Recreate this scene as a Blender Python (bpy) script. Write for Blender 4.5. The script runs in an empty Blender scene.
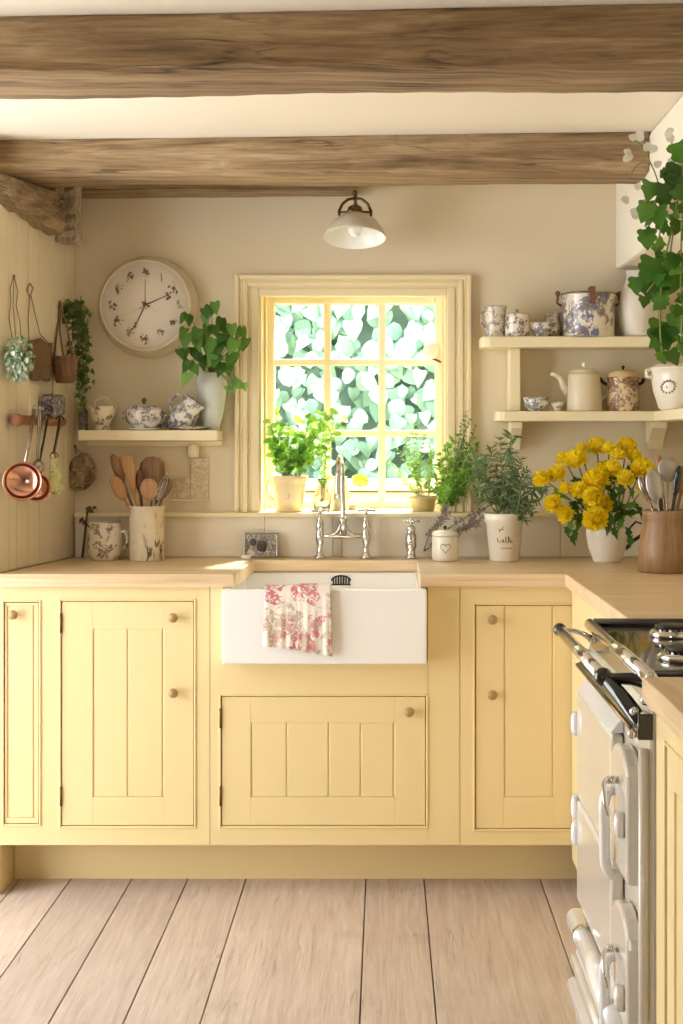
import bpy, math, random
from mathutils import Vector, Matrix
R = random.Random(7)
PI = math.pi
C = bpy.context.scene.collection
FX, CX, CY, H = 1450.0, 385.0, 440.0, 1.288      # focal length in px, vanishing point, eye height

def at(x, y, D):
    return Vector(((x - CX) * D / FX, D, H - (y - CY) * D / FX))
def pX(x, D): return (x - CX) * D / FX
def pZ(y, D): return H - (y - CY) * D / FX

# ------------------------------------------------------------------ materials
def lin(h):
    h = h.lstrip('#')
    r = [int(h[i:i + 2], 16) / 255 for i in (0, 2, 4)]
    return tuple((c / 12.92 if c <= 0.04045 else ((c + 0.055) / 1.055) ** 2.4) for c in r) + (1.0,)

class NT:
    def __init__(s, name):
        s.m = bpy.data.materials.new(name); s.m.use_nodes = True
        s.t = s.m.node_tree; s.t.nodes.clear()
        s.out = s.t.nodes.new('ShaderNodeOutputMaterial')
        s.b = s.t.nodes.new('ShaderNodeBsdfPrincipled')
        s.t.links.new(s.b.outputs[0], s.out.inputs[0])
        s.tc = s.t.nodes.new('ShaderNodeTexCoord')
    def n(s, typ, **kw):
        n = s.t.nodes.new(typ)
        for k, v in kw.items():
            if k in n.inputs: n.inputs[k].default_value = v
            else: setattr(n, k, v)
        return n
    def l(s, a, b): s.t.links.new(a, b)
    def coords(s, scale=(1, 1, 1), rot=(0, 0, 0)):
        mp = s.n('ShaderNodeMapping'); mp.inputs['Scale'].default_value = scale
        mp.inputs['Rotation'].default_value = rot
        s.l(s.tc.outputs['Object'], mp.inputs[0]); return mp.outputs[0]
    def noise(s, vec, scale, detail=4, rough=.55, dist=0):
        n = s.n('ShaderNodeTexNoise'); n.inputs['Scale'].default_value = scale
        n.inputs['Detail'].default_value = detail; n.inputs['Roughness'].default_value = rough
        n.inputs['Distortion'].default_value = dist
        s.l(vec, n.inputs['Vector']); return n.outputs['Fac']
    def ramp(s, fac, stops):
        r = s.n('ShaderNodeValToRGB'); e = r.color_ramp.elements
        while len(e) < len(stops): e.new(.5)
        for i, (p, c) in enumerate(stops):
            e[i].position = p; e[i].color = lin(c) if isinstance(c, str) else c
        s.l(fac, r.inputs[0]); return r.outputs[0]
    def mix(s, fac, a, b, mode='MIX'):
        m = s.n('ShaderNodeMix'); m.data_type = 'RGBA'; m.blend_type = mode
        for sock, v in ((m.inputs[0], fac), (m.inputs[6], a), (m.inputs[7], b)):
            if hasattr(v, 'type') and hasattr(v, 'node'): s.l(v, sock)
            elif isinstance(v, str): sock.default_value = lin(v)
            else: sock.default_value = v
        return m.outputs[2]
    def math(s, op, a, b=0.0):
        m = s.n('ShaderNodeMath'); m.operation = op
        for sock, v in ((m.inputs[0], a), (m.inputs[1], b)):
            if hasattr(v, 'node'): s.l(v, sock)
            else: sock.default_value = v
        return m.outputs[0]
    def col(s, c):
        if hasattr(c, 'node'): s.l(c, s.b.inputs['Base Color'])
        else: s.b.inputs['Base Color'].default_value = lin(c) if isinstance(c, str) else c
    def bump(s, fac, strength=.3, dist=.002):
        b = s.n('ShaderNodeBump'); b.inputs['Strength'].default_value = strength
        b.inputs['Distance'].default_value = dist
        s.l(fac, b.inputs['Height']); s.l(b.outputs[0], s.b.inputs['Normal'])
    def set(s, **kw):
        for k, v in kw.items(): s.b.inputs[k.replace('_', ' ')].default_value = v

def plain(name, c, rough=.5, metal=0, vary=.06, scale=12, bump=0, coat=0):
    m = NT(name); v = m.coords()
    f = m.noise(v, scale, 5)
    c1 = lin(c); c2 = tuple(x * (1 - vary * 2.4) for x in c1[:3]) + (1,)
    m.col(m.mix(f, c1, c2)); m.set(Roughness=rough, Metallic=metal)
    if coat: m.b.inputs['Coat Weight'].default_value = coat
    if bump: m.bump(m.noise(v, scale * 3, 6), bump, .003)
    return m.m

def wood(name, stops, axis=0, rough=.55, s=1.0, bump=.25, knots=True, fine=1.0, attr=False, crack=0):
    """long-grained timber; grain along the given object axis; attr adds board to board variation"""
    m = NT(name)
    sc = [24 * s, 24 * s, 24 * s]; sc[axis] = 1.3 * s
    v = m.coords(tuple(sc))
    if attr:
        at_ = m.n('ShaderNodeAttribute', attribute_name='rnd')
        vm = m.n('ShaderNodeVectorMath', operation='ADD'); m.l(v, vm.inputs[0])
        sc_ = m.n('ShaderNodeVectorMath', operation='SCALE'); m.l(at_.outputs['Vector'], sc_.inputs[0])
        sc_.inputs['Scale'].default_value = 40; m.l(sc_.outputs[0], vm.inputs[1]); v = vm.outputs[0]
    g = m.noise(v, 1.0, 6, .6, 1.2)
    sc2 = [150 * s, 150 * s, 150 * s]; sc2[axis] = 5 * s
    g2 = m.noise(m.coords(tuple(sc2)), 1.0, 3, .6, .3)
    f = m.math('ADD', m.math('MULTIPLY', g, 1 - .35 * fine), m.math('MULTIPLY', g2, .35 * fine))
    c = m.ramp(f, stops)
    if knots:
        k = m.noise(m.coords((3.2, 3.2, 3.2)), 1.3, 2, .5)
        c = m.mix(m.ramp(k, [(.62, (0, 0, 0, 1)), (.78, (.45, .45, .45, 1))]), c, stops[0][1])
    if attr:
        vv = m.math('ADD', m.math('MULTIPLY', at_.outputs['Fac'], .22), .86)
        cb = m.n('ShaderNodeCombineColor')
        for i in range(3): m.l(vv, cb.inputs[i])
        c = m.mix(1.0, c, cb.outputs[0], 'MULTIPLY')
    if crack:
        sc3 = [18 * s, 18 * s, 18 * s]; sc3[axis] = .8 * s
        cn = m.noise(m.coords(tuple(sc3)), 1.0, 3, .55, .6)
        cl = m.ramp(cn, [(.485, (0, 0, 0, 1)), (.5, (1, 1, 1, 1)), (.515, (0, 0, 0, 1))])
        pa = m.ramp(m.noise(m.coords((2.2, 2.2, 2.2)), 1.7, 2), [(.45, (0, 0, 0, 1)), (.62, (1, 1, 1, 1))])
        cf = m.math('MULTIPLY', m.math('MULTIPLY', cl, pa), crack)
        c = m.mix(cf, c, '#2E2014'); f = m.math('SUBTRACT', f, cf)
    m.col(c); m.set(Roughness=rough); m.bump(f, bump, .004)
    return m.m

def floral(name, base, inks, scale=28, cover=.52, rough=.25, extra=None, seed=0.0, coat=.3):
    """glazed ceramic or cloth with irregular flower-like printed marks; inks = list of colours"""
    m = NT(name)
    mp = m.n('ShaderNodeMapping'); mp.inputs['Location'].default_value = (seed, seed * 1.7, seed * .6)
    m.l(m.tc.outputs['Object'], mp.inputs[0]); v = mp.outputs[0]
    c = m.mix(m.noise(v, 15, 4), lin(base), tuple(x * .88 for x in lin(base)[:3]) + (1,))
    for i, ink in enumerate(inks):
        mp2 = m.n('ShaderNodeMapping'); mp2.inputs['Location'].default_value = (i * 3.3 + 1, i * 5.1, i)
        m.l(v, mp2.inputs[0])
        blob = m.noise(mp2.outputs[0], scale, 1, .4, .4)
        petal = m.noise(mp2.outputs[0], scale * 4.2, 2, .6, 1.0)
        a = m.ramp(blob, [(cover, (0, 0, 0, 1)), (cover + .04, (1, 1, 1, 1))])
        b = m.ramp(petal, [(.44, (0, 0, 0, 1)), (.52, (1, 1, 1, 1))])
        f = m.math('MULTIPLY', a, b)
        c = m.mix(m.math('MULTIPLY', f, .85), c, ink)
    m.col(c); m.set(Roughness=rough); m.b.inputs['Coat Weight'].default_value = coat
    return m.m

def leafmat(name, stops, rough=.45, trans=.35, tcol=(.55, .75, .12, 1)):
    m = NT(name)
    a = m.n('ShaderNodeAttribute', attribute_name='rnd')
    c = m.ramp(a.outputs['Fac'], stops)
    m.col(c); m.set(Roughness=rough)
    tr = m.n('ShaderNodeBsdfTranslucent')
    m.l(m.mix(.35, c, tcol, 'MIX'), tr.inputs[0])
    mx = m.n('ShaderNodeMixShader'); mx.inputs[0].default_value = trans
    m.l(m.b.outputs[0], mx.inputs[1]); m.l(tr.outputs[0], mx.inputs[2]); m.l(mx.outputs[0], m.out.inputs[0])
    return m.m

# ------------------------------------------------------------------ geometry
class MB:
    def __init__(s): s.v = []; s.f = []; s.r = []; s.sm = []; s.cur = 0.5
    def add(s, vs, fs, smooth=False, r=None):
        b = len(s.v); s.v += [tuple(p) for p in vs]
        for f in fs:
            s.f.append(tuple(b + i for i in f)); s.r.append(s.cur if r is None else r); s.sm.append(smooth)
        return s
    def box(s, x0, x1, y0, y1, z0, z1, M=None, r=None):
        vs = [Vector(p) for p in ((x0, y0, z0), (x1, y0, z0), (x1, y1, z0), (x0, y1, z0), (x0, y0, z1), (x1, y0, z1), (x1, y1, z1), (x0, y1, z1))]
        if M: vs = [M @ p for p in vs]
        return s.add(vs, [(0, 3, 2, 1), (4, 5, 6, 7), (0, 1, 5, 4), (1, 2, 6, 5), (2, 3, 7, 6), (3, 0, 4, 7)], False, r)
    def prism(s, poly, z0, z1, M=None, smooth=False):
        n = len(poly)
        vs = [Vector((p[0], p[1], z0)) for p in poly] + [Vector((p[0], p[1], z1)) for p in poly]
        if M: vs = [M @ p for p in vs]
        fs = [tuple(range(n - 1, -1, -1)), tuple(range(n, 2 * n))] + [(i, (i + 1) % n, n + (i + 1) % n, n + i) for i in range(n)]
        return s.add(vs, fs, smooth)
    def lathe(s, prof, seg=32, M=None, smooth=True, sx=1, sy=1):
        """profile of (radius, z); closed to the axis where the radius is 0"""
        vs = []; rings = []
        for r, z in prof:
            if r <= 1e-6: rings.append([len(vs)]); vs.append(Vector((0, 0, z)))
            else:
                rings.append(list(range(len(vs), len(vs) + seg)))
                vs += [Vector((r * sx * math.cos(2 * PI * i / seg), r * sy * math.sin(2 * PI * i / seg), z)) for i in range(seg)]
        fs = []
        for a, b in zip(rings, rings[1:]):
            if len(a) == 1 and len(b) == 1: continue
            for i in range(seg):
                j = (i + 1) % seg
                if len(a) == 1: fs.append((a[0], b[j], b[i]))
                elif len(b) == 1: fs.append((a[i], a[j], b[0]))
                else: fs.append((a[i], a[j], b[j], b[i]))
        if M: vs = [M @ p for p in vs]
        return s.add(vs, fs, smooth)
    def tube(s, pts, rad, seg=8, M=None, caps=True, flat=1.0):
        pts = [Vector(p) for p in pts]
        if M: pts = [M @ p for p in pts]
        n = len(pts)
        if not hasattr(rad, '__len__'): rad = [rad] * n
        vs = []; up = None
        for i, p in enumerate(pts):
            t = (pts[min(i + 1, n - 1)] - pts[max(i - 1, 0)])
            if t.length < 1e-9: t = Vector((0, 0, 1))
            t.normalize()
            if up is None:
                up = Vector((0, 0, 1)) if abs(t.z) < .9 else Vector((0, 1, 0))
            a = t.cross(up); 
            if a.length < 1e-6: a = t.orthogonal()
            a.normalize(); up = a.cross(t).normalized()
            for k in range(seg):
                q = 2 * PI * k / seg
                vs.append(p + a * (math.cos(q) * rad[i]) + up * (math.sin(q) * rad[i] * flat))
        fs = []
        for i in range(n - 1):
            for k in range(seg):
                k2 = (k + 1) % seg
                fs.append((i * seg + k, i * seg + k2, (i + 1) * seg + k2, (i + 1) * seg + k))
        if caps: fs += [tuple(range(seg - 1, -1, -1)), tuple((n - 1) * seg + k for k in range(seg))]
        return s.add(vs, fs, True)
    def ball(s, c, r, seg=10, sz=1.0, M=None, sx=1.0, sy=1.0):
        n = max(4, seg // 2); c = Vector(c)
        T = Matrix.Translation(c)
        if M: T = M @ T
        return s.lathe([(r * math.sin(PI * i / n) if 0 < i < n else 0, -r * sz * math.cos(PI * i / n)) for i in range(n + 1)], seg, T, True, sx, sy)
    def leaf(s, p, d, nrm, L, W, shape='oval', fold=.25, droop=.15, r=None):
        d = Vector(d).normalized(); nrm = Vector(nrm)
        side = d.cross(nrm)
        if side.length < 1e-5: side = d.orthogonal()
        side.normalize(); nn = side.cross(d).normalized(); p = Vector(p)
        S = {'oval': [(0, .05), (.25, .8), (.5, 1), (.78, .6), (1, 0)],
             'heart': [(0, .35), (-.08, .8), (.22, 1.0), (.55, .72), (1, 0)],
             'ivy': [(0, .15), (-.1, .75), (.2, .62), (.38, 1.0), (.55, .5), (1, 0)],
             'needle': [(0, .6), (.5, 1), (1, 0)],
             'lobed': [(0, .25), (-.07, .7), (.02, 1.0), (.15, 1.0), (.28, .8), (.38, 1.0), (.52, .95), (.66, .6), (.82, .38), (1, 0)],
             'round': [(0, .3), (.12, .9), (.5, 1.08), (.85, .75), (1, 0.05)]}[shape]
        r = s.cur + R.uniform(-.3, .3) if r is None else r
        n = len(S); vs = []
        for k, (t, w) in enumerate(S):
            c = p + d * (t * L) - nn * (droop * L * max(t, 0) ** 2)
            if k == 0 and t == 0: c = p
            vs += [c + side * (w * W / 2) + nn * (fold * w * W / 2), p + d * (max(t, 0) * L) - nn * (droop * L * max(t, 0) ** 2), c - side * (w * W / 2) + nn * (fold * w * W / 2)]
        fs = []
        for k in range(n - 1):
            fs += [(3 * k, 3 * k + 1, 3 * k + 4, 3 * k + 3), (3 * k + 1, 3 * k + 2, 3 * k + 5, 3 * k + 4)]
        return s.add(vs, fs, True, min(1, max(0, r)))
    def build(s, name, mat, parent=None, loc=None, bevel=0, seg=2, recalc=True, solid=0):
        me = bpy.data.meshes.new(name)
        me.from_pydata(s.v, [], s.f); me.validate(clean_customdata=False)
        me.polygons.foreach_set('use_smooth', s.sm[:len(me.polygons)]) if len(me.polygons) == len(s.sm) else None
        if len(me.polygons) == len(s.r):
            a = me.attributes.new('rnd', 'FLOAT', 'FACE'); a.data.foreach_set('value', s.r)
        if recalc:
            import bmesh
            bm = bmesh.new(); bm.from_mesh(me); bmesh.ops.recalc_face_normals(bm, faces=bm.faces); bm.to_mesh(me); bm.free()
        me.materials.append(mat)
        o = bpy.data.objects.new(name, me); C.objects.link(o)
        if parent: o.parent = parent
        if loc is not None: o.location = loc
        if bevel:
            md = o.modifiers.new('bevel', 'BEVEL'); md.width = bevel; md.segments = seg; md.limit_method = 'ANGLE'; md.angle_limit = .7
        if solid:
            md = o.modifiers.new('solid', 'SOLIDIFY'); md.thickness = solid; md.offset = -1
        return o

def tag(o, label=None, cat=None, group=None, kind=None):
    for k, v in (('label', label), ('category', cat), ('group', group), ('kind', kind)):
        if v: o[k] = v
    return o
def thing(name, label, cat, loc=(0, 0, 0), rz=0, group=None):
    o = bpy.data.objects.new(name, None); C.objects.link(o); o.empty_display_size = .05
    o.location = loc; o.rotation_euler = (0, 0, rz)
    return tag(o, label, cat, group)
def copy_tree(o, parent=None):
    c = o.copy(); C.objects.link(c)
    if parent: c.parent = parent
    for ch in list(o.children): copy_tree(ch, c)
    return c
def struct(o): o['kind'] = 'structure'; return o
def MT(x, y, z): return Matrix.Translation((x, y, z))
def RX(a): return Matrix.Rotation(a, 4, 'X')
def RY(a): return Matrix.Rotation(a, 4, 'Y')
def RZ(a): return Matrix.Rotation(a, 4, 'Z')
def arc(c, r, a0, a1, n, plane='xz'):
    out = []
    for i in range(n + 1):
        a = a0 + (a1 - a0) * i / n; u, w = r * math.cos(a), r * math.sin(a)
        out.append((c[0] + u, c[1], c[2] + w) if plane == 'xz' else (c[0], c[1] + u, c[2] + w) if plane == 'yz' else (c[0] + u, c[1] + w, c[2]))
    return out
def bez(p0, p1, p2, n=8):
    p0, p1, p2 = Vector(p0), Vector(p1), Vector(p2)
    return [p0 * (1 - t) ** 2 + p1 * 2 * t * (1 - t) + p2 * t * t for t in [i / n for i in range(n + 1)]]
# ------------------------------------------------------------------ palette
M_wall = plain('plaster_wall', '#E6D8BB', .85, vary=.03, scale=3, bump=.12)
M_ceil = plain('plaster_ceiling', '#EFE6D4', .9, vary=.02, scale=3, bump=.1)
M_hood = plain('plaster_pale', '#EFE6D2', .9, vary=.04, scale=5, bump=.15)
M_panel = plain('painted_panelling', '#E8DBC0', .6, vary=.04, scale=5)
M_trim = plain('painted_trim', '#F3E3BA', .45, vary=.03, scale=6)
M_upst = plain('painted_upstand', '#EDE2CC', .5, vary=.04, scale=5)
M_shelf = plain('painted_shelf', '#F2E4BE', .5, vary=.03, scale=6)
M_sash = plain('painted_sash', '#FAF0DC', .45, vary=.02, scale=6)
M_yel = plain('yellow_cabinet_paint', '#E7D19C', .42, vary=.025, scale=3)
M_worn = wood('worktop_wood', [(.3, '#C2A17A'), (.5, '#D9BE98'), (.7, '#E6D3B4')], 0, .4, 1.0, .08, knots=False)
M_worny = wood('worktop_wood_run', [(.3, '#C2A17A'), (.5, '#D9BE98'), (.7, '#E6D3B4')], 1, .4, 1.0, .08, knots=False)
M_beam = wood('old_oak_beam', [(.30, '#5A4630'), (.42, '#80674A'), (.54, '#9C8260'), (.68, '#BDA684')], 0, .85, .8, .8, knots=True, crack=.8)
M_beamy = wood('old_oak_beam_side', [(.3, '#544331'), (.42, '#7D6850'), (.56, '#9E896C'), (.7, '#BBA98D')], 1, .9, .8, .9, crack=.8)
M_beamz = wood('weathered_oak_post', [(.3, '#5B4A38'), (.42, '#94836C'), (.54, '#B4A58D'), (.7, '#CCC0AB')], 2, .9, 1.2, .9)
M_floor = wood('floor_boards', [(.25, '#A08C80'), (.42, '#BBAA9F'), (.56, '#C8B9AF'), (.75, '#D5C9C1')], 1, .5, 1.7, .2, attr=True, crack=.35)
M_dark = plain('dark_gap', '#2A2118', .9)
M_white = plain('glazed_white', '#F1EEEA', .18, vary=.01, coat=.4)
M_enam = plain('range_enamel', '#D3CCC0', .18, vary=.015, coat=.6)
M_enam2 = plain('white_enamel', '#E6E4E2', .15, vary=.01, coat=.6)
M_chrome = plain('chrome', '#D8D6D2', .08, 1, vary=.02)
M_nickel = plain('aged_nickel', '#B7ADA0', .2, 1, vary=.1, scale=60)
M_brass = plain('aged_brass', '#7D6240', .32, 1, vary=.15, scale=60)
M_black = plain('black_enamel', '#15120F', .1, vary=.1, coat=.5)
M_iron = plain('cast_iron', '#26221E', .45, vary=.2)
M_knob = plain('beech_knob', '#B08C5A', .35, vary=.1)
M_stone = plain('garden_stone', '#E2CDAA', .9, vary=.12, scale=9, bump=.4)
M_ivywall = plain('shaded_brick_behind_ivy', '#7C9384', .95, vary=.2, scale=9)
M_grass = plain('garden_ground', '#8C9C6A', .95, vary=.2, scale=6)

YB = 4.71           # back wall face
ZC = 2.16           # ceiling
XR = 1.02           # right wall
# ------------------------------------------------------------------ shell
b = MB()
edges = [-2.5]
known = [pX(x, 4.257) for x in (-60, 20, 71, 132, 188, 246, 366, 424, 540, 640)]
x = known[0]
while x > -2.4: x -= R.uniform(.16, .24); known.insert(0, x)
x = known[-1]
while x < 1.1: x += .2; known.append(x)
for a, c in zip(known, known[1:]):
    b.cur = R.random(); g = .0016
    ys = [-1.8]
    ys.append(5.0)
    for y0, y1 in zip(ys, ys[1:]): b.box(a + g, c - g, y0 + .001, y1, -.03, 0)
o = struct(b.build('floor', M_floor, bevel=.0012, seg=1))
struct(MB().box(-2.6, 1.3, -1.9, 5.3, -.06, -.031).build('floor_underlay', M_dark))
struct(MB().box(-2.6, 1.3, -1.9, 5.3, ZC, ZC + .12).build('ceiling', M_ceil))
WX0, WX1, WZ0, WZ1 = -.408, .2006, 1.054, 1.783
b = MB()
for q in ((-1.6, WX0, 0, ZC), (WX1, 1.3, 0, ZC), (WX0, WX1, 0, WZ0 - .02), (WX0, WX1, WZ1, ZC)):
    b.box(q[0], q[1], YB, YB + .38, q[2], q[3])
struct(b.build('wall_back', M_wall))
struct(MB().box(XR, XR + .25, -1.9, YB, 0, ZC).build('wall_right', M_wall))
# boxed-out plaster above the right-hand shelves
struct(MB().box(.748, XR, -1.7, YB, 1.84, ZC).build('wall_right_upper', M_hood, bevel=.012))
o = tag(MB().box(.70, .80, 1.2, 3.62, 1.838, 1.905).build('mantel_beam', M_beamy, bevel=.006),
        'short oak beam end behind the trailing ivy at the right wall', 'beam')
# left panelled wall: a core and upright boards, flaring slightly toward the room
A = Vector((-1.006, YB, 0)); Bv = Vector((-1.098, 4.10, 0)); dv = (Bv - A); Lw = dv.length; dv.normalize()
ang = math.atan2(dv.y, dv.x)
Mw = MT(A.x, A.y, 0) @ RZ(ang)          # local x along the wall toward camera, local -y into the wall? (checked below)
b = MB(); b.box(0, .475, -.14, -.012, .874, ZC, Mw); b.box(.475, Lw, -.14, -.012, .874, 2.048, Mw)
cuts = [0, .085, .19, .30, .385, .475, .53, Lw]
for i, (u0, u1) in enumerate(zip(cuts, cuts[1:])):
    b.box(u0 + .0018, u1 - .0018, -.0125, .0, .9104, ZC if u1 < .45 else 2.048, Mw)
struct(b.build('wall_left', M_panel, bevel=.0025))
struct(MB().box(-1.95, -1.134, 4.104, 4.30, 0, ZC).build('wall_left_return', M_panel))
struct(MB().box(-1.42, -1.24, 4.301, 5.1, 0, ZC).build('light_seal_left', M_wall))  # unseen box added to stop sky light leaking in behind the panelling
# left wall of the wider part of the room with a tall glazed opening
b = MB()
for q in ((-1.9, 2.5, 0, ZC), (4.0, 4.103, 0, ZC), (2.5, 4.0, 2.08, ZC)):
    b.box(-1.95, -1.75, q[0], q[1], q[2], q[3])
struct(b.build('wall_far_left', M_wall))
b = MB()
for y in (2.5, 3.22, 3.94): b.box(-1.90, -1.84, y, y + .06, 0, 2.08)
for z in (0, .72, 1.4, 2.02): b.box(-1.895, -1.845, 2.5, 4.0, z, z + .06)
struct(b.build('door_1', M_sash))
b = MB()
for q in ((-1.95, -1.7, 0, ZC), (-.6, 1.3, 0, ZC), (-1.7, -.6, 0, .9), (-1.7, -.6, 1.6, ZC)): b.box(q[0], q[1], -1.9, -1.7, q[2], q[3])
struct(b.build('wall_rear', plain('rear_wall_dimming_brown', '#8C7A60', .8)))  # unseen wall, made dark brown to cut the light bounced onto the beams
b = MB()
for x in (-1.7, -1.18, -.66): b.box(x, x + .06, -1.85, -1.8, .9, 1.6)
for z in (.9, 1.22, 1.54): b.box(-1.7, -.6, -1.85, -1.8, z, z + .06)
struct(b.build('window_2', M_sash))

# ------------------------------------------------------------------ beams (rough sided)
def rough_beam(name, x0, x1, y0l, y0r, thick, zl, zr, ztop, mat, label, seed, nx=90, cham=.012, wob=.007):
    rr = random.Random(seed); ph = [rr.uniform(0, 6) for _ in range(12)]
    def w(x, k): return wob * (math.sin(x * 2.1 + ph[k]) + .5 * math.sin(x * 5.7 + ph[k + 1]) + .28 * math.sin(x * 17 + ph[k + 2]) + .12 * math.sin(x * 53 + ph[k + 3]))
    vs = []; P = 10
    for i in range(nx + 1):
        t = i / nx; x = x0 + (x1 - x0) * t
        y = y0l + (y0r - y0l) * t; z = zl + (zr - zl) * t
        yf = y + w(x, 0) * .6; zb = z + w(x, 1) * .5
        yb = y + thick + w(x, 2) * .6
        prof = [(yf, ztop), (yf - .004, z + (ztop - z) * .6 + w(x, 3) * .3), (yf + .002 + w(x * 2, 4) * .4, z + (ztop - z) * .3), (yf + w(x * 1.7, 5) * .3, zb + cham + w(x * 3, 1) * .6), (yf + cham * 1.2, zb + w(x * 2.3, 6) * .25),
                (yf + thick * .5, zb - .003 + w(x * 1.9, 7) * .2), (yb - cham, zb + w(x, 8) * .3), (yb, zb + cham), (yb, z + (ztop - z) * .5), (yb, ztop)]
        vs += [(x, p[0], p[1]) for p in prof]
    fs = []
    for i in range(nx):
        for k in range(P):
            k2 = (k + 1) % P
            fs.append((i * P + k, i * P + k2, (i + 1) * P + k2, (i + 1) * P + k))
    fs += [tuple(range(P)), tuple(nx * P + k for k in range(P - 1, -1, -1))]
    m = MB(); m.add(vs, fs)
    return tag(m.build(name, mat), label, 'beam')
rough_beam('ceiling_beam', -1.745, .745, 3.05, 2.882, .22, 2.037, 2.037, ZC - .001, M_beam,
           'thick oak ceiling beam nearest the top of the room, running wall to wall', 3)
rough_beam('ceiling_beam', -1.13, .745, 4.212, 4.10, .20, 2.050, 2.050, ZC - .001, M_beam,
           'thinner oak ceiling beam in front of the window wall above the lamp', 11, wob=.006).location.y = -.0
# cut the far beam short of the left return by keeping it in the alcove
bpy.data.objects['ceiling_beam.001'].scale = (1, 1, 1)
b = MB(); 
rough_beam('wall_plate', -1.0, pX(357, 4.66), 4.60, 4.60, .105, 2.072, 2.079, ZC - .001, M_beam,
           'thin oak strip along the top of the window wall, left of the lamp', 23, nx=40, cham=.008, wob=.004)
# plate along the left wall with a jagged post head at the corner
vs = []; n = 26
for i in range(n + 1):
    u = .225 + (Lw - .225) * i / n
    zb = 1.92 + .045 * (i / n) + .003 * math.sin(u * 31) + .0025 * math.sin(u * 67)
    d = .052 - .044 * (i / n) + .003 * math.sin(u * 19)
    zt = ZC - .001 if u < .28 else 2.044
    for y, z in ((0.001, zt), (d, zt), (d + .001, zb + .03), (d - .004, zb + .004), (0.001, zb - .004)):
        vs.append(Mw @ Vector((u, y, z)))
fs = [(i * 5 + k, i * 5 + (k + 1) % 5, (i + 1) * 5 + (k + 1) % 5, (i + 1) * 5 + k) for i in range(n) for k in range(5)]
fs += [(0, 1, 2, 3, 4), tuple(n * 5 + k for k in (4, 3, 2, 1, 0))]
tag(MB().add(vs, fs).build('wall_plate', M_beamy), 'dark oak timber along the top of the panelled left wall', 'beam')
vs = []; n = 14
for i in range(n + 1):
    z = 1.905 + (ZC - .002 - 1.905) * i / n
    k = 1 + .10 * math.sin(i * 1.9) + .05 * math.sin(i * 4.3)
    tp = .86 if i == 0 else 1
    vs += [(-1.030, 4.535, z), (-1.030 + .064 * tp * k, 4.53 + .008 * math.sin(i * 2.7), z), (-1.025 + .062 * tp * k, 4.58, z), (-1.0 + .042, 4.595, z), (-1.018, 4.595, z)]
fs = [(i * 5 + k, i * 5 + (k + 1) % 5, (i + 1) * 5 + (k + 1) % 5, (i + 1) * 5 + k) for i in range(n) for k in range(5)]
fs += [(0, 1, 2, 3, 4), tuple(n * 5 + k for k in (4, 3, 2, 1, 0))]
tag(MB().add(vs, fs).build('post_head', M_beamz, bevel=.004), 'grey weathered post head in the upper left corner below the beams', 'beam')

# ------------------------------------------------------------------ window
win = bpy.data.objects.new('window_1', None); C.objects.link(win); win['kind'] = 'structure'
def frame_ring(m, x0, x1, z0, z1, w, y0, y1, bottom=False):
    """mitred ring of boxes (top and both sides, optional bottom)"""
    m.box(x0, x0 + w, y0, y1, z0, z1); m.box(x1 - w, x1, y0, y1, z0, z1)
    m.box(x0 + w, x1 - w, y0, y1, z1 - w, z1)
    if bottom: m.box(x0 + w, x1 - w, y0, y1, z0, z0 + w)
b = MB()
OX0, OX1, OZ1 = -.486, .279, 1.822
for off, w, d in ((0, .014, .030), (.014, .012, .020), (.026, .016, .026), (.042, .010, .016), (.052, .026, .021)):
    x0, x1, z1 = OX0 + off, OX1 - off, OZ1 - off * .82
    frame_ring(b, x0, x1, 1.0545, z1, w, YB - d, YB - .0005)
b.build('window_casing', M_trim, win, bevel=.0035, seg=3)
b = MB()                                                      # lining of the deep reveal
b.box(WX0 - .001, WX0 + .006, YB - .003, YB + .30, 1.055, WZ1); b.box(WX1 - .006, WX1 + .001, YB - .003, YB + .30, 1.055, WZ1)
b.box(WX0, WX1, YB - .003, YB + .30, WZ1 - .006, WZ1 + .001)
b.box(WX0 + .006, WX0 + .014, YB + .10, YB + .12, 1.055, WZ1 - .006)
b.box(WX1 - .014, WX1 - .006, YB + .10, YB + .12, 1.055, WZ1 - .006)
b.build('window_reveal', M_trim, win, bevel=.002)
YS = 5.0
b = MB()
frame_ring(b, WX0, WX1, 1.054, WZ1, .028, YS - .03, YS + .03, True)
for x in (pX(327.5, YS), pX(382, YS)): b.box(x - .012, x + .012, YS - .016, YS + .016, 1.08, WZ1 - .02)
for z in (pZ(362.5, YS), pZ(433.5, YS)): b.box(WX0 + .02, WX1 - .02, YS - .0165, YS + .0165, z - .011, z + .011)
b.build('window_frame', M_sash, win, bevel=.004)
g = NT('window_glass'); g.t.nodes.remove(g.b)
tr = g.n('ShaderNodeBsdfTransparent'); gl = g.n('ShaderNodeBsdfGlossy'); gl.inputs['Roughness'].default_value = .02
tr.inputs[0].default_value = (.97, 1, .98, 1)
fr = g.n('ShaderNodeFresnel'); fr.inputs[0].default_value = 1.2
mx = g.n('ShaderNodeMixShader'); g.l(fr.outputs[0], mx.inputs[0]); g.l(tr.outputs[0], mx.inputs[1]); g.l(gl.outputs[0], mx.inputs[2]); g.l(mx.outputs[0], g.out.inputs[0])
M_pane = g.m
MB().box(WX0 + .02, WX1 - .02, YS - .0015, YS + .0015, 1.075, WZ1 - .02).build('window_pane', M_pane, win)
b = MB(); b.box(WX0 + .0005, WX1 - .0005, YB - .001, YB + .36, 1.034, 1.054)
b.box(-1.0, XR - .002, 4.662, YB - .0002, 1.040, 1.054)
b.build('window_sill', M_trim, win, bevel=.003)
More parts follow.
